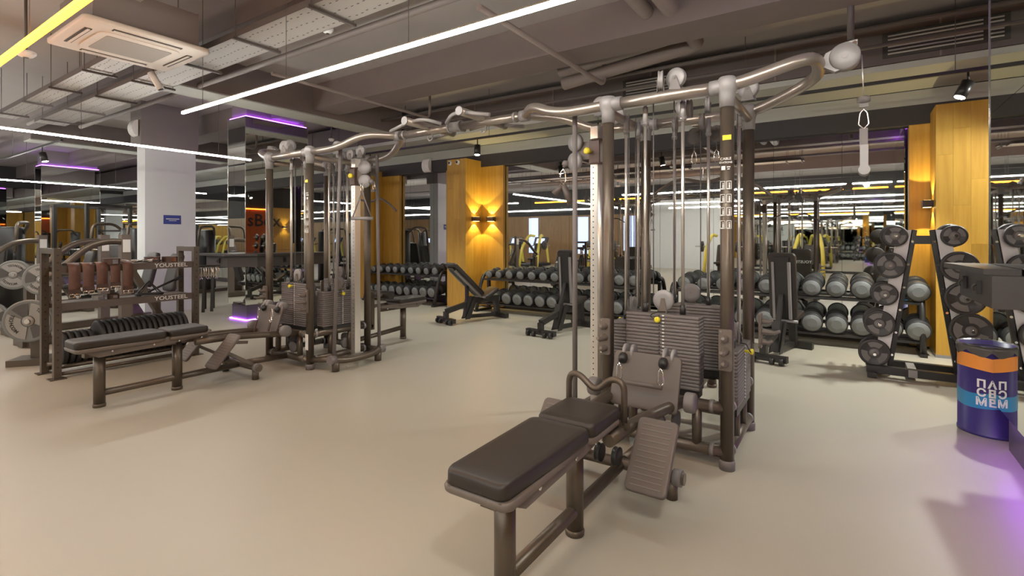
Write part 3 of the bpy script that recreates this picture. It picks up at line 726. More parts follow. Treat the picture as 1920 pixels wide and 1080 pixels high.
# paper label at the foot of the left tower's front post
# pull-up bridge
xa, xb = LT[0]+H+.93, RT[0]-H-.93; zb = ZT+.13; xm = (xa+xb)/2
br = thing('pullup_bridge', 'overhead tube bridge with pull-up grips joining the two cable towers', 'pull-up bar', (xm, 3.70, zb))
hw = (xb-xa)/2
for s in (-1, 1):
    MB().cyl((s*.06, 0, 0), (s*(hw-.05), 0, 0), .036, n=20).ob('bridge_tube', 'champagne', br)
    MB().cyl((s*(hw-.12), 0, 0), (s*(hw-.095), 0, 0), .046, n=18).ob('clamp_ring', 'joint', br)
    a = MB().cyl((s*.33, -.34, .035), (s*.33, .34, .035), .036, n=18).ob('grip_tube', 'champagne', br)
    for e in (-1, 1):
        MB().cyl((s*.33, e*.34, .035), (s*.33, e*.352, .035), .039, n=18).ob('end_cap', 'joint', a)
        MB().tube(round_path([(s*.33, e*.27, .035), (s*.18, e*.26, .05), (s*.03, e*.17, .0)], .08), .017, 12).ob('hand_grip', 'joint', a)
        MB().tube(round_path([(s*.33, e*.30, .03), (s*.60, e*.27, -.02)], .05), .017, 12).ob('hand_grip', 'joint', a)
    m = MB(); m.tube([(s*.33+.03*math.cos(k), .0, -.065+.03*math.sin(k)) for k in [PI*.9+i*PI*1.1/6 for i in range(7)]], .008, 7); m.cyl((s*.33+.03, 0, -.06), (s*.33+.03, 0, 0), .008, n=7)
    m.ob('strap_hook', 'joint', br)
MB().cyl((-.07, 0, 0), (.07, 0, 0), .047, n=20).cyl((-.075, 0, 0), (-.06, 0, 0), .053, n=20).cyl((.06, 0, 0), (.075, 0, 0), .053, n=20).ob('centre_sleeve', 'joint', br)

# hanging attachments (each a thing of its own)
ex, ey_, ez = RT[0]+H+.60, RT[1], ZT+.175
hg = thing('single_grip_handle', 'grey strap handle hanging from the overhead arm of the right tower', 'handle', (ex+.085, ey_, ez))
MB().cyl((0, 0, .0), (0.01, 0, -.25), .004, n=6).ob('cable', 'silver', hg)
MB().lathe([(.02, -.03), (.035, -.02), (.035, .005), (.02, .012)], (.01, 0, -.265), (0, 0, 1), 14).box((.01, 0, -.305), (.045, .02, .03)).ob('cable_stop', 'joint_dark', hg)
m = MB(); carabiner(m, (.01, 0, -.33), .12, .026); m.ob('carabiner', 'chrome', hg)
MB().box((.01, 0, -.50), (.042, .012, .11)).ob('strap', 'joint_dark', hg); MB().box((.012, 0, -.62), (.042, .014, .15)).ob('lower_strap', 'joint', hg)
MB().cyl((.012, -.06, -.70), (.012, .06, -.70), .03, n=18).ob('grip', 'joint', hg)
ax_ = RT[0]-H-.27
rh = thing('strap_handle', 'pair of grey grips on a carabiner at the adjustable pulley of the right tower', 'handle', (ax_-.29, 3.69, 1.99))
m = MB(); carabiner(m, (0, 0, 0), .13, .026, (.8, .5, 0)); m.ob('carabiner', 'chrome', rh)
MB().cyl((0, 0, -.13), (-.07, -.02, -.21), .022, .03, 14).ob('grip', 'footplate', rh); MB().cyl((0, 0, -.13), (.06, .03, -.29), .024, .03, 14).ob('grip', 'footplate', rh)
th = thing('triangle_grip', 'triangular cable handle hanging at the left tower beside a yellow knob', 'handle', (LT[0]+H+.27+.2, 3.62, 1.93))
m = MB(); carabiner(m, (0, 0, .08), .09, .02); m.ob('carabiner', 'chrome', th)
MB().tube([(0, 0, -.01), (-.085, -.06, -.30)], .007, 7).tube([(0, 0, -.01), (.085, .06, -.30)], .007, 7).ob('strap', 'joint_dark', th)
MB().cyl((-.095, -.067, -.30), (.095, .067, -.30), .018, n=12).ob('grip', 'joint', th)
for (tx, ty), lb in ((LT, 'curved lat bar hanging behind the left cable tower'), (RT, 'curved lat bar hanging behind the right cable tower')):
    lt = thing('lat_bar', lb, 'handle', (tx, ty+H+.36, 2.16), 0, 'curved lat bars')
    for q in ((-.09, 0, 0), (.09, 0, 0), (0, 0, -.13)): m = MB(); carabiner(m, q, .12, .022); m.ob('carabiner', 'chrome', lt)
    MB().cyl((-.09, 0, 0), (-.09, 0, .12), .004, n=6).cyl((.09, 0, 0), (.09, 0, .12), .004, n=6).ob('cable', 'cable', lt)
    MB().box((0, 0, -.125), (.22, .02, .03)).ob('link_plate', 'joint_dark', lt)
    MB().tube(smooth_path([(-.50, 0, -.40), (-.36, 0, -.30), (-.2, 0, -.235), (0, 0, -.27), (.2, 0, -.235), (.36, 0, -.30), (.50, 0, -.40)]), .014, 10).ob('bar', 'footplate', lt)
lr = thing('row_bar', 'short bronze row bar clipped to the back board of the right bench', 'handle', (RT[0]-.05, 3.01, .60))
for q in ((-.13, -.02, .04), (.13, -.02, .04)): m = MB(); carabiner(m, q, .11, .018); m.ob('carabiner', 'chrome', lr)
MB().cyl((-.14, -.03, -.07), (.14, -.03, -.07), .014, n=12).ob('bar', 'footplate', lr)
mh = thing('zigzag_row_handle', 'bronze M-shaped handle standing at the rear of the near right bench', 'handle', (RT[0]-.08, 2.42, .50))
MB().tube(round_path([(-.155, 0, -.02), (-.155, .0, .19), (-.10, 0, .205), (.0, 0, .12), (.085, 0, .205), (.155, 0, .19), (.155, 0, -.02)], .05, 6), .0165, 14).ob('bent_bar', 'bronze', mh)
MB().box((0, .0, -.02), (.36, .03, .03)).ob('cross_bar', 'bronze', mh)
for sx in (-1, 1):
    sh = thing('ankle_strap', ('left' if sx < 0 else 'right')+' one of two straps clipped to the left tower back board', 'handle', (LT[0]-.03+sx*.13, 3.05, .64), 0, 'clipped ankle straps')
    m = MB(); carabiner(m, (0, 0, .02), .10, .018); m.ob('carabiner', 'chrome', sh)
    MB().tube([(.022*math.cos(k*PI/5), -.015, -.10+.022*math.sin(k*PI/5)) for k in range(10)], .005, 6, True).ob('ring', 'chrome', sh)
    MB().bar((0, -.02, -.12), (0, -.06, -.26), .03, .01).ob('strap', 'belt_dark', sh)

# ------------------------------------------------------------------ storage rack at left
RX0, RX1, RY0, RY1 = -7.02, -6.62, 1.66, 2.95
rk = thing('storage_rack', 'dark steel storage rack with two shelves beside the left row bench', 'rack', ((RX0+RX1)/2, (RY0+RY1)/2, 0))
hx, hyy = (RX1-RX0)/2, (RY1-RY0)/2
for sx in (-1, 1):
    for sy in (-1, 1):
        p = MB().box((sx*hx, sy*hyy, .66), (.06, .06, 1.31)).ob('upright', 'bronze', rk)
        MB().box((sx*hx, sy*hyy, .004), (.13, .13, .008)).ob('foot_plate', 'bronze', p)
        m = MB()
        for k in range(16): m.cyl((sx*hx+.028, sy*hyy, .12+k*.075), (sx*hx+.0312, sy*hyy, .12+k*.075), .009, n=8)
        m.ob('hole_row', 'slot', p)
for sy in (-1, 1): MB().box((0, sy*hyy, 1.285), (2*hx-.06, .06, .055)).ob('top_bar', 'bronze', rk)
for z in (1.10, .72):
    sh = MB().box((0, 0, z+.02), (2*hx-.02, 2*hyy-.07, .02)).box((hx-.01, 0, z), (.012, 2*hyy-.07, .075)).box((-hx+.01, 0, z), (.012, 2*hyy-.07, .075)).ob('shelf', 'footplate', rk)
    text('lettering', 'YOUSTEEL', .064, 'label_white', sh, (hx-.003, hyy-.26, z), (PI/2, 0, PI/2), 1.15)
for x in (-.12, .12): MB().cyl((x, -hyy, .10), (x, hyy, .10), .022, n=12).ob('bottom_tube', 'bronze', rk)
for x in (-.20, .20): MB().cyl((x, -hyy, .045), (x, hyy, .045), .02, n=12).ob('bottom_tube', 'bronze', rk)
y = RY0+.06; i = 0
for r, t, n in ((.18, .05, 5), (.215, .048, 16)):
    for k in range(n):
        if y+t > RY1-.04: break
        zc = math.sqrt(max((r+.022)**2-.12**2, 0))+.10
        t0 = thing('bumper_plate', ('%s black bumper plate from the viewer end on the rack floor' % ORD[i] if i < 22 else 'black bumper plate at the far end of the rack floor'), 'weight plate', ((RX0+RX1)/2, y+t/2, zc), 0, 'bumper plates on the storage rack')
        MB().lathe([(.03, -t/2), (r-.03, -t/2), (r-.012, -t/2+.004), (r, -t*.3), (r, t*.3), (r-.012, t/2-.004), (r-.03, t/2), (.03, t/2)], (0, 0, 0), (0, 1, 0), 32).ob('disc', 'rubber', t0)
        MB().lathe([(.06, -t/2-.002), (.06, t/2+.002)], (0, 0, 0), (0, 1, 0), 20).ob('hub', 'plate_dark', t0)
        y += t+.006; i += 1
    y += .03
for k in range(5):   # leather belts hung over the top shelf's front
    yb = RY0+.13+k*.115; w = .048 if k != 3 else .045
    t = thing('lifting_belt', '%s brown leather lifting belt from the viewer, draped over the top shelf' % ORD[k], 'belt', (RX1, yb, 1.14), random.uniform(-.02, .02), 'leather lifting belts')
    L = random.uniform(.20, .27)
    pth = smooth_path([(-.36, 0, .0), (-.15, random.uniform(-.02, .02), .015), (-.02, 0, .02), (.03, 0, -.03), (.035, 0, -.12), (.03, 0, -L)], 5)
    vs = []
    for p in pth:
        for dy, dz in ((-w, 0), (w, 0)): vs.append(Vector((p.x, p.y+dy, p.z)))
    m = MB(); n = len(pth)
    low = [v+V(-.006, 0, -.006) for v in vs]
    m.add(vs+low, [(2*i, 2*i+1, 2*i+3, 2*i+2) for i in range(n-1)]+[(2*n+2*i, 2*n+2*i+2, 2*n+2*i+3, 2*n+2*i+1) for i in range(n-1)]+[(2*i, 2*i+2, 2*n+2*i+2, 2*n+2*i) for i in range(n-1)]+[(2*i+1, 2*n+2*i+1, 2*n+2*i+3, 2*i+3) for i in range(n-1)]+[(0, 2*n, 2*n+1, 1), (2*n-2, 2*n-1, 4*n-1, 4*n-2)], True)
    m.ob('strap', 'belt', t)
    MB().box((.036, 0, -L-.025), (.012, 2*w*1.05, .06)).ob('buckle_tab', 'belt_dark', t)
    m = MB()
    for s in (-1, 1): m.tube([(.045, s*w*.5-.02, -L-.04), (.045, s*w*.5+.02, -L-.04), (.045, s*w*.5+.02, -L-.07), (.045, s*w*.5-.02, -L-.07)], .004, 6, True)
    m.ob('buckle', 'chrome', t)
for k in range(3):
    t = thing('coiled_belt', ['dark coiled belt with steel buckle on the top shelf', 'dark coiled strap at the far end of the top shelf', 'flat pile of straps in the middle of the top shelf'][k], 'belt', (-6.80+.06*k, 2.56+.16*k-(.75 if k == 2 else 0), 1.13), 0, 'coiled belts on the top shelf')
    m = MB()
    for q in range(3):
        pts = [((.10-.018*q)*math.cos(a), (.075-.015*q)*math.sin(a), .035) for a in [2*PI*j/18 for j in range(18)]]
        m.add([Vector(p)+V(0, 0, z) for p in pts for z in (-.032, .03)], [(2*j, (2*j+2) % 36, (2*j+3) % 36, 2*j+1) for j in range(18)], True)
        m.tube([Vector(p)+V(0, 0, .03) for p in pts], .004, 5, True)
    m.ob('strap', 'belt_dark', t)
    MB().box((.105, 0, .035), (.01, .05, .05)).ob('buckle', 'chrome', t)
for k in range(5):
    t = thing('spring_collar', '%s steel bar collar from the viewer lying on the rack top shelf' % ORD[k], 'collar', (-6.72+.03*(k % 2), 2.27+.075*k, 1.13), .6*k, 'steel collars on the top shelf')
    MB().tube([(.028*math.cos(a), .028*math.sin(a), .012+.016*a/(2*PI)) for a in [4*PI*j/24 for j in range(25)]], .006, 6).ob('coil', 'chrome', t)
    for e in (-1, 1): MB().cyl((.02, e*.02, .02), (.075, e*.03, .03), .007, n=8).ob('grip', 'black_plastic', t)
t = thing('triangle_row_grip', 'black triangular close-grip row handle on the lower shelf', 'handle', (-6.78, 2.52, .755))
MB().tube([(-.05, -.11, .015), (-.05, .11, .015), (0, 0, .16)], .013, 8, True).ob('side_frame', 'black_metal', t)
MB().tube([(.07, -.11, .015), (.07, .11, .015), (.0, 0, .16)], .013, 8, True).ob('side_frame', 'black_metal', t)
MB().cyl((-.05, -.11, .015), (.07, -.11, .015), .017, n=10).ob('grip', 'rubber', t); MB().cyl((-.05, .11, .015), (.07, .11, .015), .017, n=10).ob('grip', 'rubber', t)
t = thing('rotating_handle', 'black bar handle leaning over the triangular grip on the lower shelf', 'handle', (-6.86, 2.70, .77))
MB().cyl((-.02, -.16, .01), (.04, .17, .17), .013, n=10).ob('bar', 'black_metal', t); MB().cyl((.03, .10, .135), (.045, .19, .18), .02, n=10).ob('grip', 'rubber', t)
t = thing('ankle_cuff', 'steel and leather cuffs lying flat on the lower shelf', 'cuff', (-6.70, 2.02, .752))
for k in range(2):
    pts = [(.06*math.cos(a), k*.13+.055*math.sin(a), .03) for a in [2*PI*j/14 for j in range(14)]]
    m = MB(); m.add([Vector(p)+V(0, 0, z) for p in pts for z in (-.028, .025)], [(2*j, (2*j+2) % 28, (2*j+3) % 28, 2*j+1) for j in range(14)], True); m.ob('cuff_band', 'plate_grey' if k == 0 else 'belt_dark', t)
    MB().box((.06, k*.13, .03), (.01, .04, .03)).ob('buckle', 'chrome', t)
hk = thing('carabiner_rail', 'black rail on the far end of the storage rack holding clips', 'rail', (-6.70, 2.98, 1.07))
MB().bar((0, 0, 0), (.04, .28, 0), .02, .02).ob('rail_bar', 'black_metal', hk)
MB().box((0, .005, 0), (.06, .012, .07)).ob('rail_plate', 'black_metal', hk)
for k in range(9):
    t = MB(); carabiner(t, (0, 0, 0), .16, .028, (.6, .5, 0))
    tag(t.ob('carabiner', 'chrome', None, (-6.695+k*.004, 3.01+k*.027, 1.065)), '%s steel carabiner from the viewer on the rail at the rack end' % ORD[k], 'carabiner', 'carabiners on the rack end')
for k in range(2):
    t = thing('triceps_rope', ['thick black rope hung from the rack end, nearer one', 'thick black rope hung from the rack end, farther one'][k], 'rope', (-6.68, 3.08+k*.10, 1.05), 0, 'ropes hung on the rack end')
    MB().tube(smooth_path([(0, 0, -.12), (.03, -.02, -.3), (.035, -.03, -.55)]), .018, 10).tube(smooth_path([(0, 0, -.12), (-.03, .02, -.3), (-.04, .025, -.52)]), .018, 10).ob('rope', 'rubber', t)
    MB().cyl((0, 0, 0), (0, 0, -.13), .012, n=8).ob('rope_clip', 'chrome', t)

# ------------------------------------------------------------------ weight plate with grips and lettering (machines at left)
def big_plate(loc, r, label, rz, lettering=True):
    """disc whose printed face looks along local +x"""
    t = thing('weight_plate', label, 'weight plate', loc, rz, 'grey machine weight plates')
    w = .05
    MB().lathe([(.03, -w/2), (r-.02, -w/2), (r, -w*.3), (r, w*.3), (r-.015, w/2), (r-.03, w/2-.006), (.05, w/2-.012)], (0, 0, 0), (1, 0, 0), 40).ob('disc', 'plate_rim', t)
    for a0 in (-.1, PI-.1):   # two light-grey sectors
        p = [(math.cos(a)*r*.27, math.sin(a)*r*.27) for a in [a0+.65+1.9*k/8 for k in range(9)]]+[(math.cos(a)*(r-.035), math.sin(a)*(r-.035)) for a in [a0+.65+1.9*k/12 for k in range(12, -1, -1)]]
        MB().prism(p, (w/2-.004, 0, 0), (0, 1, 0), (0, 0, 1), .012).ob('face_sector', 'plate_grey', t)
    for a0 in (PI*.9-.4, -.1-.4):
        p = [(math.cos(a)*r*.30, math.sin(a)*r*.30) for a in [a0+.15+.85*k/6 for k in range(7)]]+[(math.cos(a)*(r-.04), math.sin(a)*(r-.04)) for a in [a0+.15+.85*k/8 for k in range(8, -1, -1)]]
        MB().prism(p, (w/2-.006, 0, 0), (0, 1, 0), (0, 0, 1), .006).ob('grip_recess', 'plate_dark', t)
    MB().lathe([(.03, 0), (.055, 0), (.055, .012), (.03, .012)], (w/2-.008, 0, 0), (1, 0, 0), 20).ob('hub_ring', 'plate_grey', t)
    MB().cyl((-.10, 0, 0), (w/2+.03, 0, 0), .026, n=16).ob('plate_horn', 'chrome', t)
    if lettering:
        s = 'TECHNOGYM'
        for base in (PI*1.38, PI*.42):
            for k, ch in enumerate(s):
                a = base+(k-4)*.155 if base > PI else base-(k-4)*.155
                rr = r-.085
                rot = Matrix.Rotation(PI/2, 3, 'Z') @ Matrix.Rotation(PI/2, 3, 'X')
                spin = Matrix.Rotation(a+PI/2 if base > PI else a-PI/2, 3, 'X')
                o = link('letter', text_mesh(ch, r*.21), 'slot', t, (w/2+.0035, math.cos(a)*rr, math.sin(a)*rr)); o.rotation_euler = (spin @ rot).to_euler()
    return t
FACE = math.radians(-38)
bp = big_plate((-7.55, 1.66, .50), .235, 'large grey lettered weight plate low behind the rack end post', FACE); bp.rotation_euler = (-1.0, 0, FACE)
ph = thing('plate_holder', 'low bronze plate holder post behind the large lettered plate', 'plate holder', (-7.66, 1.75, 0), FACE)
MB().box((0, 0, .32), (.07, .09, .60)).ob('post', 'bronze', ph); MB().box((0, 0, .035), (.30, .42, .07)).ob('base', 'bronze', ph); MB().cyl((0, 0, .5), (.07, 0, .5), .03, n=14).ob('horn_collar', 'bronze', ph)
big_plate((-9.75, 2.28, .82), .23, 'grey lettered weight plate on the lever arm just left of the rack post', FACE)
big_plate((-10.9, 2.22, .84), .23, 'grey lettered weight plate at the far left picture edge', FACE)
big_plate((-10.6, 1.9, .232), .23, 'grey weight plate low at the left picture edge behind the large one', FACE, False)
def lever_machine(loc, rz, label):
    t = thing('plate_loaded_machine', label, 'gym machine', loc, rz, 'plate-loaded machines at left')
    MB().box((0, 0, .74), (.09, .13, 1.46)).ob('upright', 'shell', t)
    MB().box((.048, 0, 1.30), (.006, .10, .19)).ob('instruction_label', 'label_white', t)
    MB().tube(smooth_path([(0, 0, 1.36), (0, -.25, 1.36), (.03, -.5, 1.27), (.05, -.8, 1.0), (.05, -.98, .86)]), .045, 12).ob('lever_arm', 'bronze', t)
    MB().bar((0, -1.2, .06), (0, .7, .06), .12, .10).box((0, -1.1, .05), (.6, .12, .09)).box((0, .6, .05), (.7, .12, .09)).ob('base_frame', 'bronze', t)
    MB().bar((0, -.95, .08), (0, -.95, .78), .1, .10).ob('front_post', 'bronze', t)
    MB().bar((0, .55, .1), (0, .05, 1.0), .08, .08).ob('brace', 'bronze', t)
    MB().pad(rrect(.30, .42, .04), (.0, .45, .46), (1, 0, 0), (0, 1, 0), .07, .025).ob('seat_pad', 'leather', t)
    MB().box((0, .45, .25), (.08, .08, .42)).ob('seat_post', 'bronze', t)
    MB().pad(rrect(.28, .6, .05), (0, .74, .85), (1, 0, 0), (0, .25, 1), .07, .025).ob('back_pad', 'leather', t)
    MB().cyl((-.03, -.98, .86), (.12, -.98, .86), .02, n=12).ob('plate_horn', 'chrome', t)
lever_machine((-9.05, 3.05, 0), 0.15, 'plate-loaded lever machine with white label behind the belts')
lever_machine((-10.2, 3.15, 0), 0.15, 'plate-loaded lever machine with white label, left of the other one')
lever_machine((-12.4, 2.9, 0), 0.15, 'plate-loaded lever machine farthest at the left picture edge')
def selector_machine(loc, rz, label, ym='leather'):
    t = thing('selector_machine', label, 'gym machine', loc, rz, 'pin-loaded machines at far left')
    MB().pad(rrect(.46, .30, .12), (0, 0, .08), (1, 0, 0), (0, 1, 0), 1.55, .05).ob('stack_shroud', 'black_plastic', t)
    MB().box((.0, .0, .04), (.6, 1.5, .07)).ob('base_frame', 'bronze', t)
    MB().pad(rrect(.42, .40, .06), (0, -.65, .48), (1, 0, 0), (0, 1, 0), .08, .03).ob('seat_pad', ym, t)
    MB().pad(rrect(.36, .62, .08), (0, -.42, .95), (1, 0, 0), (0, .2, 1), .08, .03).ob('back_pad', ym, t)
    MB().box((0, -.6, .27), (.09, .2, .42)).ob('seat_post', 'bronze', t)
    for s in (-1, 1):
        MB().tube(round_path([(s*.2, .05, 1.5), (s*.36, -.1, 1.72), (s*.40, -.55, 1.7), (s*.40, -.62, 1.15)], .12), .03, 10).ob('press_arm', 'bronze', t)
        MB().cyl((s*.40, -.62, 1.0), (s*.40, -.62, 1.18), .022, n=10).ob('hand_grip', 'rubber', t)
selector_machine((-12.9, 4.5, 0), .5, 'black shrouded pin-loaded machine right of the grey column')
selector_machine((-13.6, 2.7, 0), .9, 'black shrouded pin-loaded machine left of the grey column')
selector_machine((-16.5, 2.9, 0), .7, 'black shrouded pin-loaded machine far behind the rack belts')
selector_machine((-14.2, 6.6, 0), .3, 'black shrouded pin-loaded machine behind the mirrored column')
selector_machine((-18.2, 2.4, 0), .7, 'black shrouded pin-loaded machine before the far mirrored column')
selector_machine((-10.6, 6.6, 0), .0, 'black shrouded pin-loaded machine beyond the left cable tower')
pr = thing('power_rack', 'tall black training rack far behind the storage rack belts', 'rack', (-15.6, 4.6, 0), .3)
for sx in (-1, 1):
    for sy in (-1, 1): MB().box((sx*.55, sy*.5, 1.1), (.07, .07, 2.2)).ob('upright', 'black_metal', pr)
    MB().box((sx*.55, 0, 2.2), (.07, 1.07, .07)).ob('side_rail', 'black_metal', pr); MB().box((sx*.55, 0, .04), (.07, 1.3, .07)).ob('side_rail', 'black_metal', pr)
for z in (2.2, 1.6): MB().cyl((-.55, .5, z), (.55, .5, z), .025, n=10).ob('cross_bar', 'black_metal', pr)
MB().cyl((-1.05, -.55, 1.15), (1.05, -.55, 1.15), .014, n=10).ob('barbell', 'chrome', pr)

# ------------------------------------------------------------------ counters on the mirrored columns
def counter(loc, poly, apoly, label, zt, hooks):
    t = thing('column_counter', label, 'counter', loc, 0, 'counters on mirrored columns')
    MB().prism(poly, (0, 0, zt-.018), (1, 0, 0), (0, 1, 0), .036).ob('counter_top', 'counter', t)
    MB().prism(apoly, (0, 0, zt-.13), (1, 0, 0), (0, 1, 0), .185).ob('apron', 'counter_side', t)
    for (x, y, nx, ny) in hooks:
        h = MB().box((x+nx*.01, y+ny*.01, zt-.12), (.02+.025*abs(ny), .02+.025*abs(nx), .085)).ob('bag_hook', 'black_plastic', t)
        MB().tube(smooth_path([(x+nx*.02, y+ny*.02, zt-.10), (x+nx*.04, y+ny*.04, zt-.12), (x+nx*.035, y+ny*.035, zt-.145)]), .008, 6).ob('hook_tip', 'slot', h)
counter((.83, 4.4, 0), [(-.005, .56), (-.25, .56), (-.17, -.32), (-.005, -.32)], [(-.005, .50), (-.17, .46), (-.155, -.45), (-.005, -.45)], 'dark counter with bag hooks on the right mirrored column', 1.235, ((-.17, .22, -1, 0), (-.16, -.18, -1, 0)))
counter((-8.86, 5.2, 0), [(-.62, -.61), (-.62, -.95), (.25, -.95), (.60, -.55), (.60, .9), (.30, .9), (.30, -.61)], [(-.5, -.61), (-.5, -.85), (.2, -.85), (.5, -.5), (.5, .8), (.305, .8), (.305, -.61)], 'black counter wrapped around the left mirrored column', 1.15, ((-.05, -.85, 0, -1), (.5, 0, 1, 0)))

# ------------------------------------------------------------------ waste bin
bn = thing('waste_bin', 'purple cylindrical bin with orange and blue waves by the right mirrored column', 'bin', (.855, 5.03, 0))
R = .187
MB().lathe([(R+.004, 0), (R+.004, .02), (R, .022), (R, .64), (R-.01, .64), (R-.01, .05), (.01, .05)], (0, 0, 0), (0, 0, 1), 48).ob('bin_body', 'bin_purple', bn)
def wave(z0, z1, amp, ph, m, name):
    n = 64; vs = []
    for i in range(n):
        a = 2*PI*i/n; w = amp*math.sin(2*a+ph)
        for z in (z0+w*.6, z1+w): vs.append((math.cos(a)*(R+.0012), math.sin(a)*(R+.0012), z))
    MB().add(vs, [(2*i, (2*i+2) % (2*n), (2*i+3) % (2*n), 2*i+1) for i in range(n)], True).ob(name, m, bn)
wave(.47, .565, .018, .5, 'bin_orange', 'orange_wave'); wave(.21, .325, .025, 3.2, 'bin_blue', 'blue_wave')
def ring_text(s, z, size, mid):
    for k, ch in enumerate(s):
        a = mid+(k-(len(s)-1)/2)*size*.80/R
        o = link('letter', text_mesh(ch, size, bold=.035), 'white', bn, (math.cos(a)*(R+.003), math.sin(a)*(R+.003), z)); o.rotation_euler = (PI/2, 0, a+PI/2)
AM = math.radians(-97)
ring_text('ПАП', .377, .074, AM); ring_text('СВЕ', .313, .074, AM); ring_text('МЕН', .249, .074, AM)
m = MB(); n = 40; vs = []
for i in range(n):
    a = 2*PI*i/n; jw = .006*math.sin(i*2.3); vs += [(math.cos(a)*(R-.012), math.sin(a)*(R-.012), .60), (math.cos(a)*(R+.004), math.sin(a)*(R+.004), .648), (math.cos(a)*(R+.008+jw*.5), math.sin(a)*(R+.008+jw*.5), .62), (math.cos(a)*(R+.007+jw), math.sin(a)*(R+.007+jw), .585+.018*math.sin(i*1.1)+.01*math.sin(i*2.9))]
m.add(vs, [(4*i+k, (4*i+4) % (4*n)+k, (4*i+4) % (4*n)+k+1, 4*i+k+1) for i in range(n) for k in range(3)], True); m.ob('liner_bag', 'bag', bn)

# ------------------------------------------------------------------ dumbbells and their racks
def db_proto(r, L):
    t = thing('dumbbell', 'x', 'dumbbell', (0, 0, 0), 0, 'rubber dumbbells on the mirror wall racks')
    h = L*.34
    for s in (-1, 1):
        c = s*(L/2-h/2); o = s
        MB().lathe([(.02, -h/2), (r*.88, -h/2), (r*.98, -h*.42), (r, -h*.3), (r, h*.36), (r*.97, h*.45), (r*.90, h/2), (.02, h/2)], (0, c, 0), (0, s, 0), 28).ob('head', 'rubber', t)
        MB().lathe([(r*.1, 0), (r*.86, 0), (r*.84, .006), (r*.1, .006)], (0, s*L/2, 0), (0, s, 0), 28).lathe([(r*.45, .006), (r*.50, .006), (r*.49, .009), (r*.46, .009)], (0, s*L/2, 0), (0, s, 0), 24).ob('end_disc', 'db_face', t)
    MB().cyl((0, -L*.2, 0), (0, L*.2, 0), .016, n=12).ob('handle', 'chrome', t)
    return t
DBP = {}
def dumbbell(loc, r, label, tilt):
    key = round(r, 3)
    rot = (tilt, 0, random.uniform(-.05, .05))
    if key not in DBP:
        t = DBP[key] = db_proto(r, .30+r*.5); t.location = loc; t.rotation_euler = rot; t['label'] = label
    else: clone(DBP[key], loc, rot, label)
def db_rack(x0, x1, y, label, rname, rows, n_, sp, xs0):
    t = thing('dumbbell_rack', label, 'rack', ((x0+x1)/2, y, 0), 0, 'two-tier dumbbell racks'); L = (x1-x0)/2
    T = .30   # tilt of the shelves
    for z in (.66, .20):
        for dy in (-.12, .10):
            MB().bar((-L, dy+(.10 if z > .5 else 0), z-(.045 if dy < 0 else .008)), (L, dy+(.10 if z > .5 else 0), z-(.045 if dy < 0 else .008)), .09, .03).ob('shelf_rail', 'black_metal', t)
        MB().bar((-L, -.01+(.10 if z > .5 else 0), z-.04), (L, -.01+(.10 if z > .5 else 0), z-.04), .22, .012).ob('shelf_tray', 'black_metal', t)
    for s in (-1, 1):
        f = MB().tube(round_path([(s*L, -.22, .03), (s*L, -.12, .45), (s*L, .02, .73), (s*L, .22, .69)], .15), .035, 10).ob('side_frame', 'black_metal', t)
        MB().box((s*L, -.02, .02), (.07, .50, .04)).box((s*L, .18, .33), (.05, .06, .64)).ob('side_foot', 'black_metal', f)
    for row, (rz0, rz1) in enumerate(rows):
        zs = .66 if row == 0 else .20; yy = y+(.09 if row == 0 else -.01)
        for k in range(n_):
            r = rz0+(rz1-rz0)*k/(n_-1); r = round(r/.008)*.008
            dumbbell((xs0+k*sp, yy, zs+r+.0), r, '%s dumbbell from the left on the %s tier of the %s rack' % (ORD[k], 'upper' if row == 0 else 'lower', rname), .16)
db_rack(-9.24, -7.10, 7.93, 'black two-tier dumbbell rack between the left tower and the oak pilaster', 'left', ((.075, .085), (.10, .11)), 9, .235, -9.10)
db_rack(-6.0, -2.75, 7.93, 'black two-tier dumbbell rack behind the two adjustable benches', 'middle', ((.082, .10), (.11, .115)), 13, .243, -5.82)
db_rack(-2.3, .72, 7.93, 'black two-tier dumbbell rack right of the right cable tower', 'right', ((.105, .13), (.125, .13)), 11, .278, -2.10)

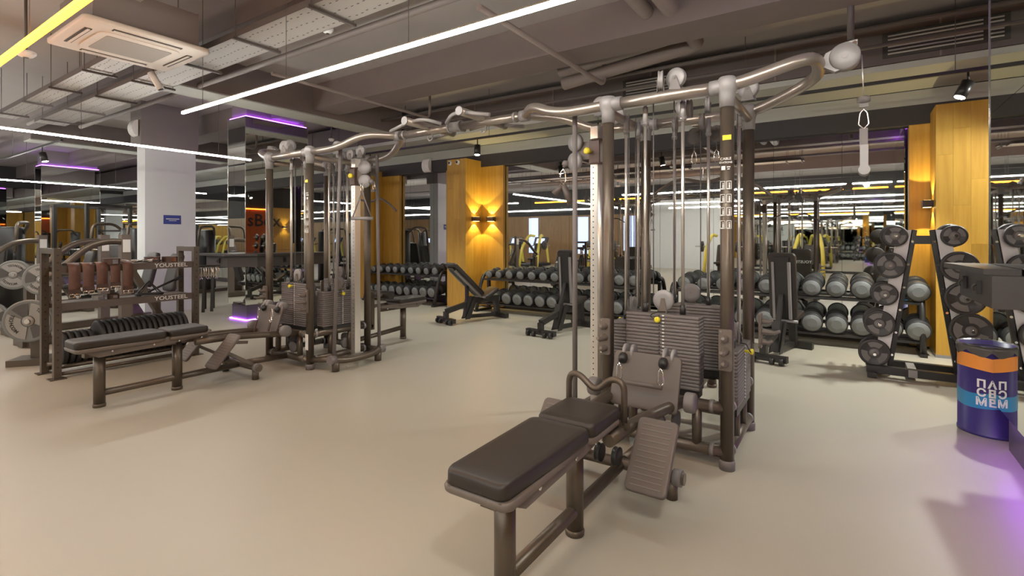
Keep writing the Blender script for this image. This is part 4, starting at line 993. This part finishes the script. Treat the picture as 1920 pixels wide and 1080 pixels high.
# ------------------------------------------------------------------ adjustable benches
def adj_bench(loc, rz, ang, label, seat_ang=.15):
    """local +y is the seat end; the back rest rises towards -y by ang"""
    t = thing('adjustable_bench', label, 'bench', loc, rz, 'black adjustable benches')
    MB().box((0, -.62, .065), (.50, .07, .07)).ob('rear_foot', 'black_metal', t)
    for s in (-1, 1):
        MB().cyl((s*.20-.02, -.66, .04), (s*.20+.02, -.66, .04), .04, n=16).ob('wheel', 'rubber', t)
        MB().cyl((s*.10-.02, -.66, .035), (s*.10+.02, -.66, .035), .035, n=14).ob('wheel', 'rubber', t)
    MB().bar((0, -.62, .06), (0, -.62, .20), .07, .07, (0, 1, 0)).bar((0, -.62, .20), (0, -.18, .30), .07, .08).ob('rear_neck', 'black_metal', t)
    MB().bar((0, -.22, .06), (0, -.16, .42), .09, .10, (0, 1, 0)).bar((0, .45, .05), (0, .40, .40), .08, .08, (0, 1, 0)).bar((0, -.2, .34), (0, .46, .36), .07, .09).bar((0, -.22, .08), (0, .45, .06), .06, .06).ob('frame', 'black_metal', t)
    MB().box((0, .50, .05), (.42, .08, .08)).ob('front_foot', 'black_metal', t)
    for s in (-1, 1): MB().prism([(-.28, .04), (-.18, .04), (-.02, .40), (-.1, .42)], (s*.06, 0, 0), (0, 1, 0), (0, 0, 1), .01).ob('gusset', 'black_plastic', t)
    # seat
    ey = V(0, math.cos(seat_ang), math.sin(seat_ang)); o = V(0, .24, .42)
    st = MB().pad(rrect(.30, .36, .05), o, (1, 0, 0), ey, .065, .025, 3).ob('seat_pad', 'leather', t)
    # back rest from hinge
    hy = V(0, .05, .41); d = V(0, -math.cos(ang), math.sin(ang))
    c = hy+d*.42; nn = Vector((-1, 0, 0)).cross(d)
    bk = MB().pad(rrect(.31, .82, .05), c, (-1, 0, 0), d, .065, .025, 3).ob('back_pad', 'leather', t)
    for s in (-1, 1): MB().bar(hy+V(s*.09, 0, 0)-nn*.02+d*.02, hy+V(s*.09, 0, 0)-nn*.02+d*.72, .03, .035, nn).ob('back_rail', 'joint', bk)
    MB().bar(c-d*.38-nn*.012, c+d*.36-nn*.012, .17, .02, nn).ob('back_board', 'black_plastic', bk)
    MB().bar(c-d*.1-nn*.03, (0, -.2, .22), .05, .05).ob('support_strut', 'black_metal', t)
    x = text('lettering', 'YOUSTEEL', .065, 'label_white', bk, c+d*.18+nn*.071, (0, 0, 0))
    R3 = Matrix((Vector((-1, 0, 0)), d, nn)).transposed(); x.rotation_euler = R3.to_euler()
    MB().cyl((-.16, .06, .40), (.16, .06, .40), .018, n=10).ob('hinge', 'joint', t)
    return t
adj_bench((-5.38, 6.92, 0), -.30, math.radians(42), 'black adjustable bench with reclined back rest before the oak pilaster', .45)
adj_bench((-3.62, 6.86, 0), -.12, math.radians(86), 'black adjustable bench with upright back rest behind the right tower, grey rails showing')
adj_bench((-.70, 6.98, 0), -.2, math.radians(84), 'black adjustable bench with upright back rest right of the right tower')

# ------------------------------------------------------------------ weight-plate tree at right
PT = thing('plate_tree', 'A-shaped weight-plate tree with pale panels before the right oak pilaster', 'rack', (.56, 6.55, 0))
topz = 1.50
LEG = {-1: (-.30, -.10, -.075), 1: (.38, .19, .075)}     # panel x at the foot, at the top, and the pegs' offset from it
for s in (-1, 1):
    xb_, xt, _ = LEG[s]
    MB().bar((xb_, .03, .10), (xt, .03, topz-.03), .07, .07, (0, 1, 0)).ob('upright', 'black_metal', PT)
    p = MB().prism([(xb_-.06, .10), (xb_+.06, .10), (xt+.06, topz), (xt-.06, topz)], (0, -.035, 0), (1, 0, 0), (0, 0, 1), .05).ob('front_panel', 'white_panel', PT)
    MB().bar((xb_-s*.075, -.03, .10), (xt-s*.075, -.03, topz), .045, .06, (0, 1, 0)).ob('edge_bar', 'black_metal', PT)
    m = MB()
    for k in range(6):
        f = (k+.5)/6; m.cyl((xb_+(xt-xb_)*f-s*.075, -.060, .10+(topz-.1)*f), (xb_+(xt-xb_)*f-s*.075, -.066, .10+(topz-.1)*f), .012, n=8)
    m.ob('bolt', 'chrome', p)
MB().box((.045, 0, topz-.10), (.34, .06, .085)).ob('top_bar', 'black_metal', PT)
for yy in (-.17, .20): MB().box((0, yy, .075), (.85, .07, .075)).ob('base_bar', 'black_metal', PT)
MB().box((-.05, 0, .075), (.07, .44, .07)).ob('base_link', 'joint', PT)
for s in (-1, 1): MB().box((s*.38, 0, .03), (.08, .56, .05)).ob('base_foot', 'black_metal', PT)
def tree_plate_proto(r):
    t = thing('tree_plate', 'x', 'weight plate', (0, 0, 0), 0, 'rubber plates on the plate tree'); w = .035
    MB().lathe([(.025, w/2), (r-.012, w/2), (r, w*.3), (r, -w*.3), (r-.01, -w/2), (r-.022, -w/2), (r-.028, -w/2+.006), (r*.3, -w/2+.006)], (0, 0, 0), (0, 1, 0), 36).ob('disc', 'plate_black', t)
    for a0 in (.15, .15+2*PI/3, .15+4*PI/3):
        p = [(math.cos(a)*r*.42, math.sin(a)*r*.42) for a in [a0+1.25*k/6 for k in range(7)]]+[(math.cos(a)*r*.80, math.sin(a)*r*.80) for a in [a0+1.25*k/9 for k in range(9, -1, -1)]]
        MB().prism(p, (0, -w/2+.004, 0), (1, 0, 0), (0, 0, 1), .008).ob('face_inlay', 'plate_inlay', t)
    MB().lathe([(.022, 0), (.045, 0), (.045, .01), (.022, .01)], (0, -w/2+.006, 0), (0, -1, 0), 20).ob('hub_ring', 'plate_inlay', t)
    return t
TP = {}
def tree_plate(loc, r, label, rz):
    if r not in TP: t = TP[r] = tree_plate_proto(r); t.location = loc; t.rotation_euler = (0, rz, 0); t['label'] = label
    else: clone(TP[r], loc, (0, rz, 0), label)
zs = [1.44, 1.14, .84, .535, .23]
RL = [.108, .134, .115, .136, .140]; RR = [.104, .150, .160, .166, .150]
pos5 = ['top', 'second from top', 'middle', 'second from bottom', 'bottom']
for s, rr, sd in ((-1, RL, 'left'), (1, RR, 'right')):
    for k, z in enumerate(zs):
        f = (z-.1)/(topz-.1); x = .56+LEG[s][0]+(LEG[s][1]-LEG[s][0])*f+LEG[s][2]
        MB().cyl((x-.56, -.22, z), (x-.56, .30, z), .014, n=10).ob('peg', 'chrome', PT)
        tree_plate((x, 6.55-.10, z), rr[k], '%s front weight plate on the %s leg of the plate tree' % (pos5[k], sd), random.uniform(0, 6))
        tree_plate((x, 6.55+.16, z), (.120, .13, .12, .14, .13)[k], '%s rear weight plate on the %s leg of the plate tree' % (pos5[k], sd), random.uniform(0, 6))
        if k in (1, 3) and s < 0: tree_plate((x, 6.65, z), .130, '%s innermost rear weight plate on the left leg of the plate tree' % pos5[k], 1.0)

# ------------------------------------------------------------------ things behind the viewer, seen in the mirrors
for k, (x, y, lb) in enumerate(((-21.0, YF+.065, 'lit poster of a running woman seen in the mirror left of the oak pilaster'), (-14.5, YF+.065, 'lit blue panel on the brown wall seen in the mirror'), (-11.5, YF+.065, 'lit blue panel farther along the brown wall'), (-9.0, YF+.065, 'lit blue panel on the brown wall nearest the viewer'))):
    t = thing('lit_poster', lb, 'poster', (x, y, 1.55), 0, 'lit panels on the brown wall')
    w_ = .75 if k == 0 else .28
    MB().span(-w_, w_, -.03, .03, -.95, .95).ob('light_box', 'screen', t)
    m = MB(); m.prism([(-.12, -.9), (.10, -.9), (.16, -.3), (.2, .1), (.05, .3), (-.1, .3), (-.2, .1), (-.14, -.3)], (0, .034, 0), (1, 0, 0), (0, 0, 1), .006)
    m.prism([(.13*math.cos(a), .48+.16*math.sin(a)) for a in [2*PI*i/14 for i in range(14)]], (0, .034, 0), (1, 0, 0), (0, 0, 1), .006)
    m.bar((.15, .034, .2), (.5, .034, .1), .006, .09, (0, 0, 1)).bar((.5, .034, .1), (.45, .034, .55), .006, .08, (1, 0, 0)).bar((-.15, .034, .2), (-.5, .034, -.05), .006, .09).bar((-.05, .034, .58), (-.42, .034, .5), .006, .15)
    if k == 0: m.ob('printed_figure', 'figure', t)
def treadmill(loc, rz, label):
    t = thing('treadmill', label, 'treadmill', loc, rz, 'treadmills behind the viewer')
    MB().pad(rrect(.8, 1.9, .08), (0, 0, .05), (1, 0, 0), (0, 1, 0), .13, .03).ob('deck', 'black_plastic', t)
    MB().box((0, -.1, .185), (.52, 1.5, .01)).ob('belt', 'rubber', t)
    for s in (-1, 1):
        MB().bar((s*.36, .75, .1), (s*.34, .55, 1.15), .07, .08).ob('upright', 'yellow_frame', t)
        MB().tube(round_path([(s*.34, .58, 1.08), (s*.35, .0, .95)], .05), .025, 8).ob('handrail', 'black_plastic', t)
    MB().box((0, .6, 1.25), (.75, .1, .42), R=Matrix.Rotation(-.5, 3, 'X')).ob('console', 'black_plastic', t)
    MB().box((0, .54, 1.27), (.45, .01, .26), R=Matrix.Rotation(-.5, 3, 'X')).ob('display', 'screen', t)
for k in range(6): treadmill((-20.5+k*1.5, -4.6, 0), PI, '%s treadmill from the left in the mirrored row by the brown wall' % ORD[k])
def yellow_machine(loc, rz, label):
    t = thing('yellow_machine', label, 'gym machine', loc, rz, 'yellow framed machines behind the viewer')
    for s in (-1, 1):
        MB().tube(round_path([(s*.45, -.5, .05), (s*.42, -.3, 1.0), (s*.30, .1, 1.55), (s*.2, .4, 1.5)], .2), .06, 10).ob('side_frame', 'yellow_frame', t)
        MB().cyl((s*.45, -.1, 1.1), (s*.85, -.1, 1.1), .02, n=8).ob('plate_horn', 'chrome', t)
        MB().lathe([(.03, -.03), (.2, -.03), (.2, .03), (.03, .03)], (s*.6, -.1, 1.1), (1, 0, 0), 22).ob('loaded_plate', 'plate_black', t)
    MB().pad(rrect(.34, .8, .06), (0, .3, .75), (1, 0, 0), (0, .4, 1), .08, .03).ob('back_pad', 'leather', t)
    MB().pad(rrect(.34, .4, .06), (0, -.1, .46), (1, 0, 0), (0, 1, 0), .08, .03).ob('seat_pad', 'leather', t)
    MB().box((0, 0, .05), (.95, 1.2, .09)).box((0, 0, .28), (.1, .4, .36)).ob('base_frame', 'black_metal', t)
for k, (x, y, lb) in enumerate(((-4.0, -2.9, 'leftmost yellow framed press machine seen in the mirror'), (-1.2, -3.4, 'middle yellow framed press machine seen in the mirror'), (1.6, -3.2, 'rightmost yellow framed press machine seen in the mirror'), (-8.6, -2.8, 'yellow framed press machine mirrored beyond the benches'), (-11.6, -2.2, 'yellow framed press machine mirrored beside the oak pilaster'))): yellow_machine((x, y, 0), PI, lb)
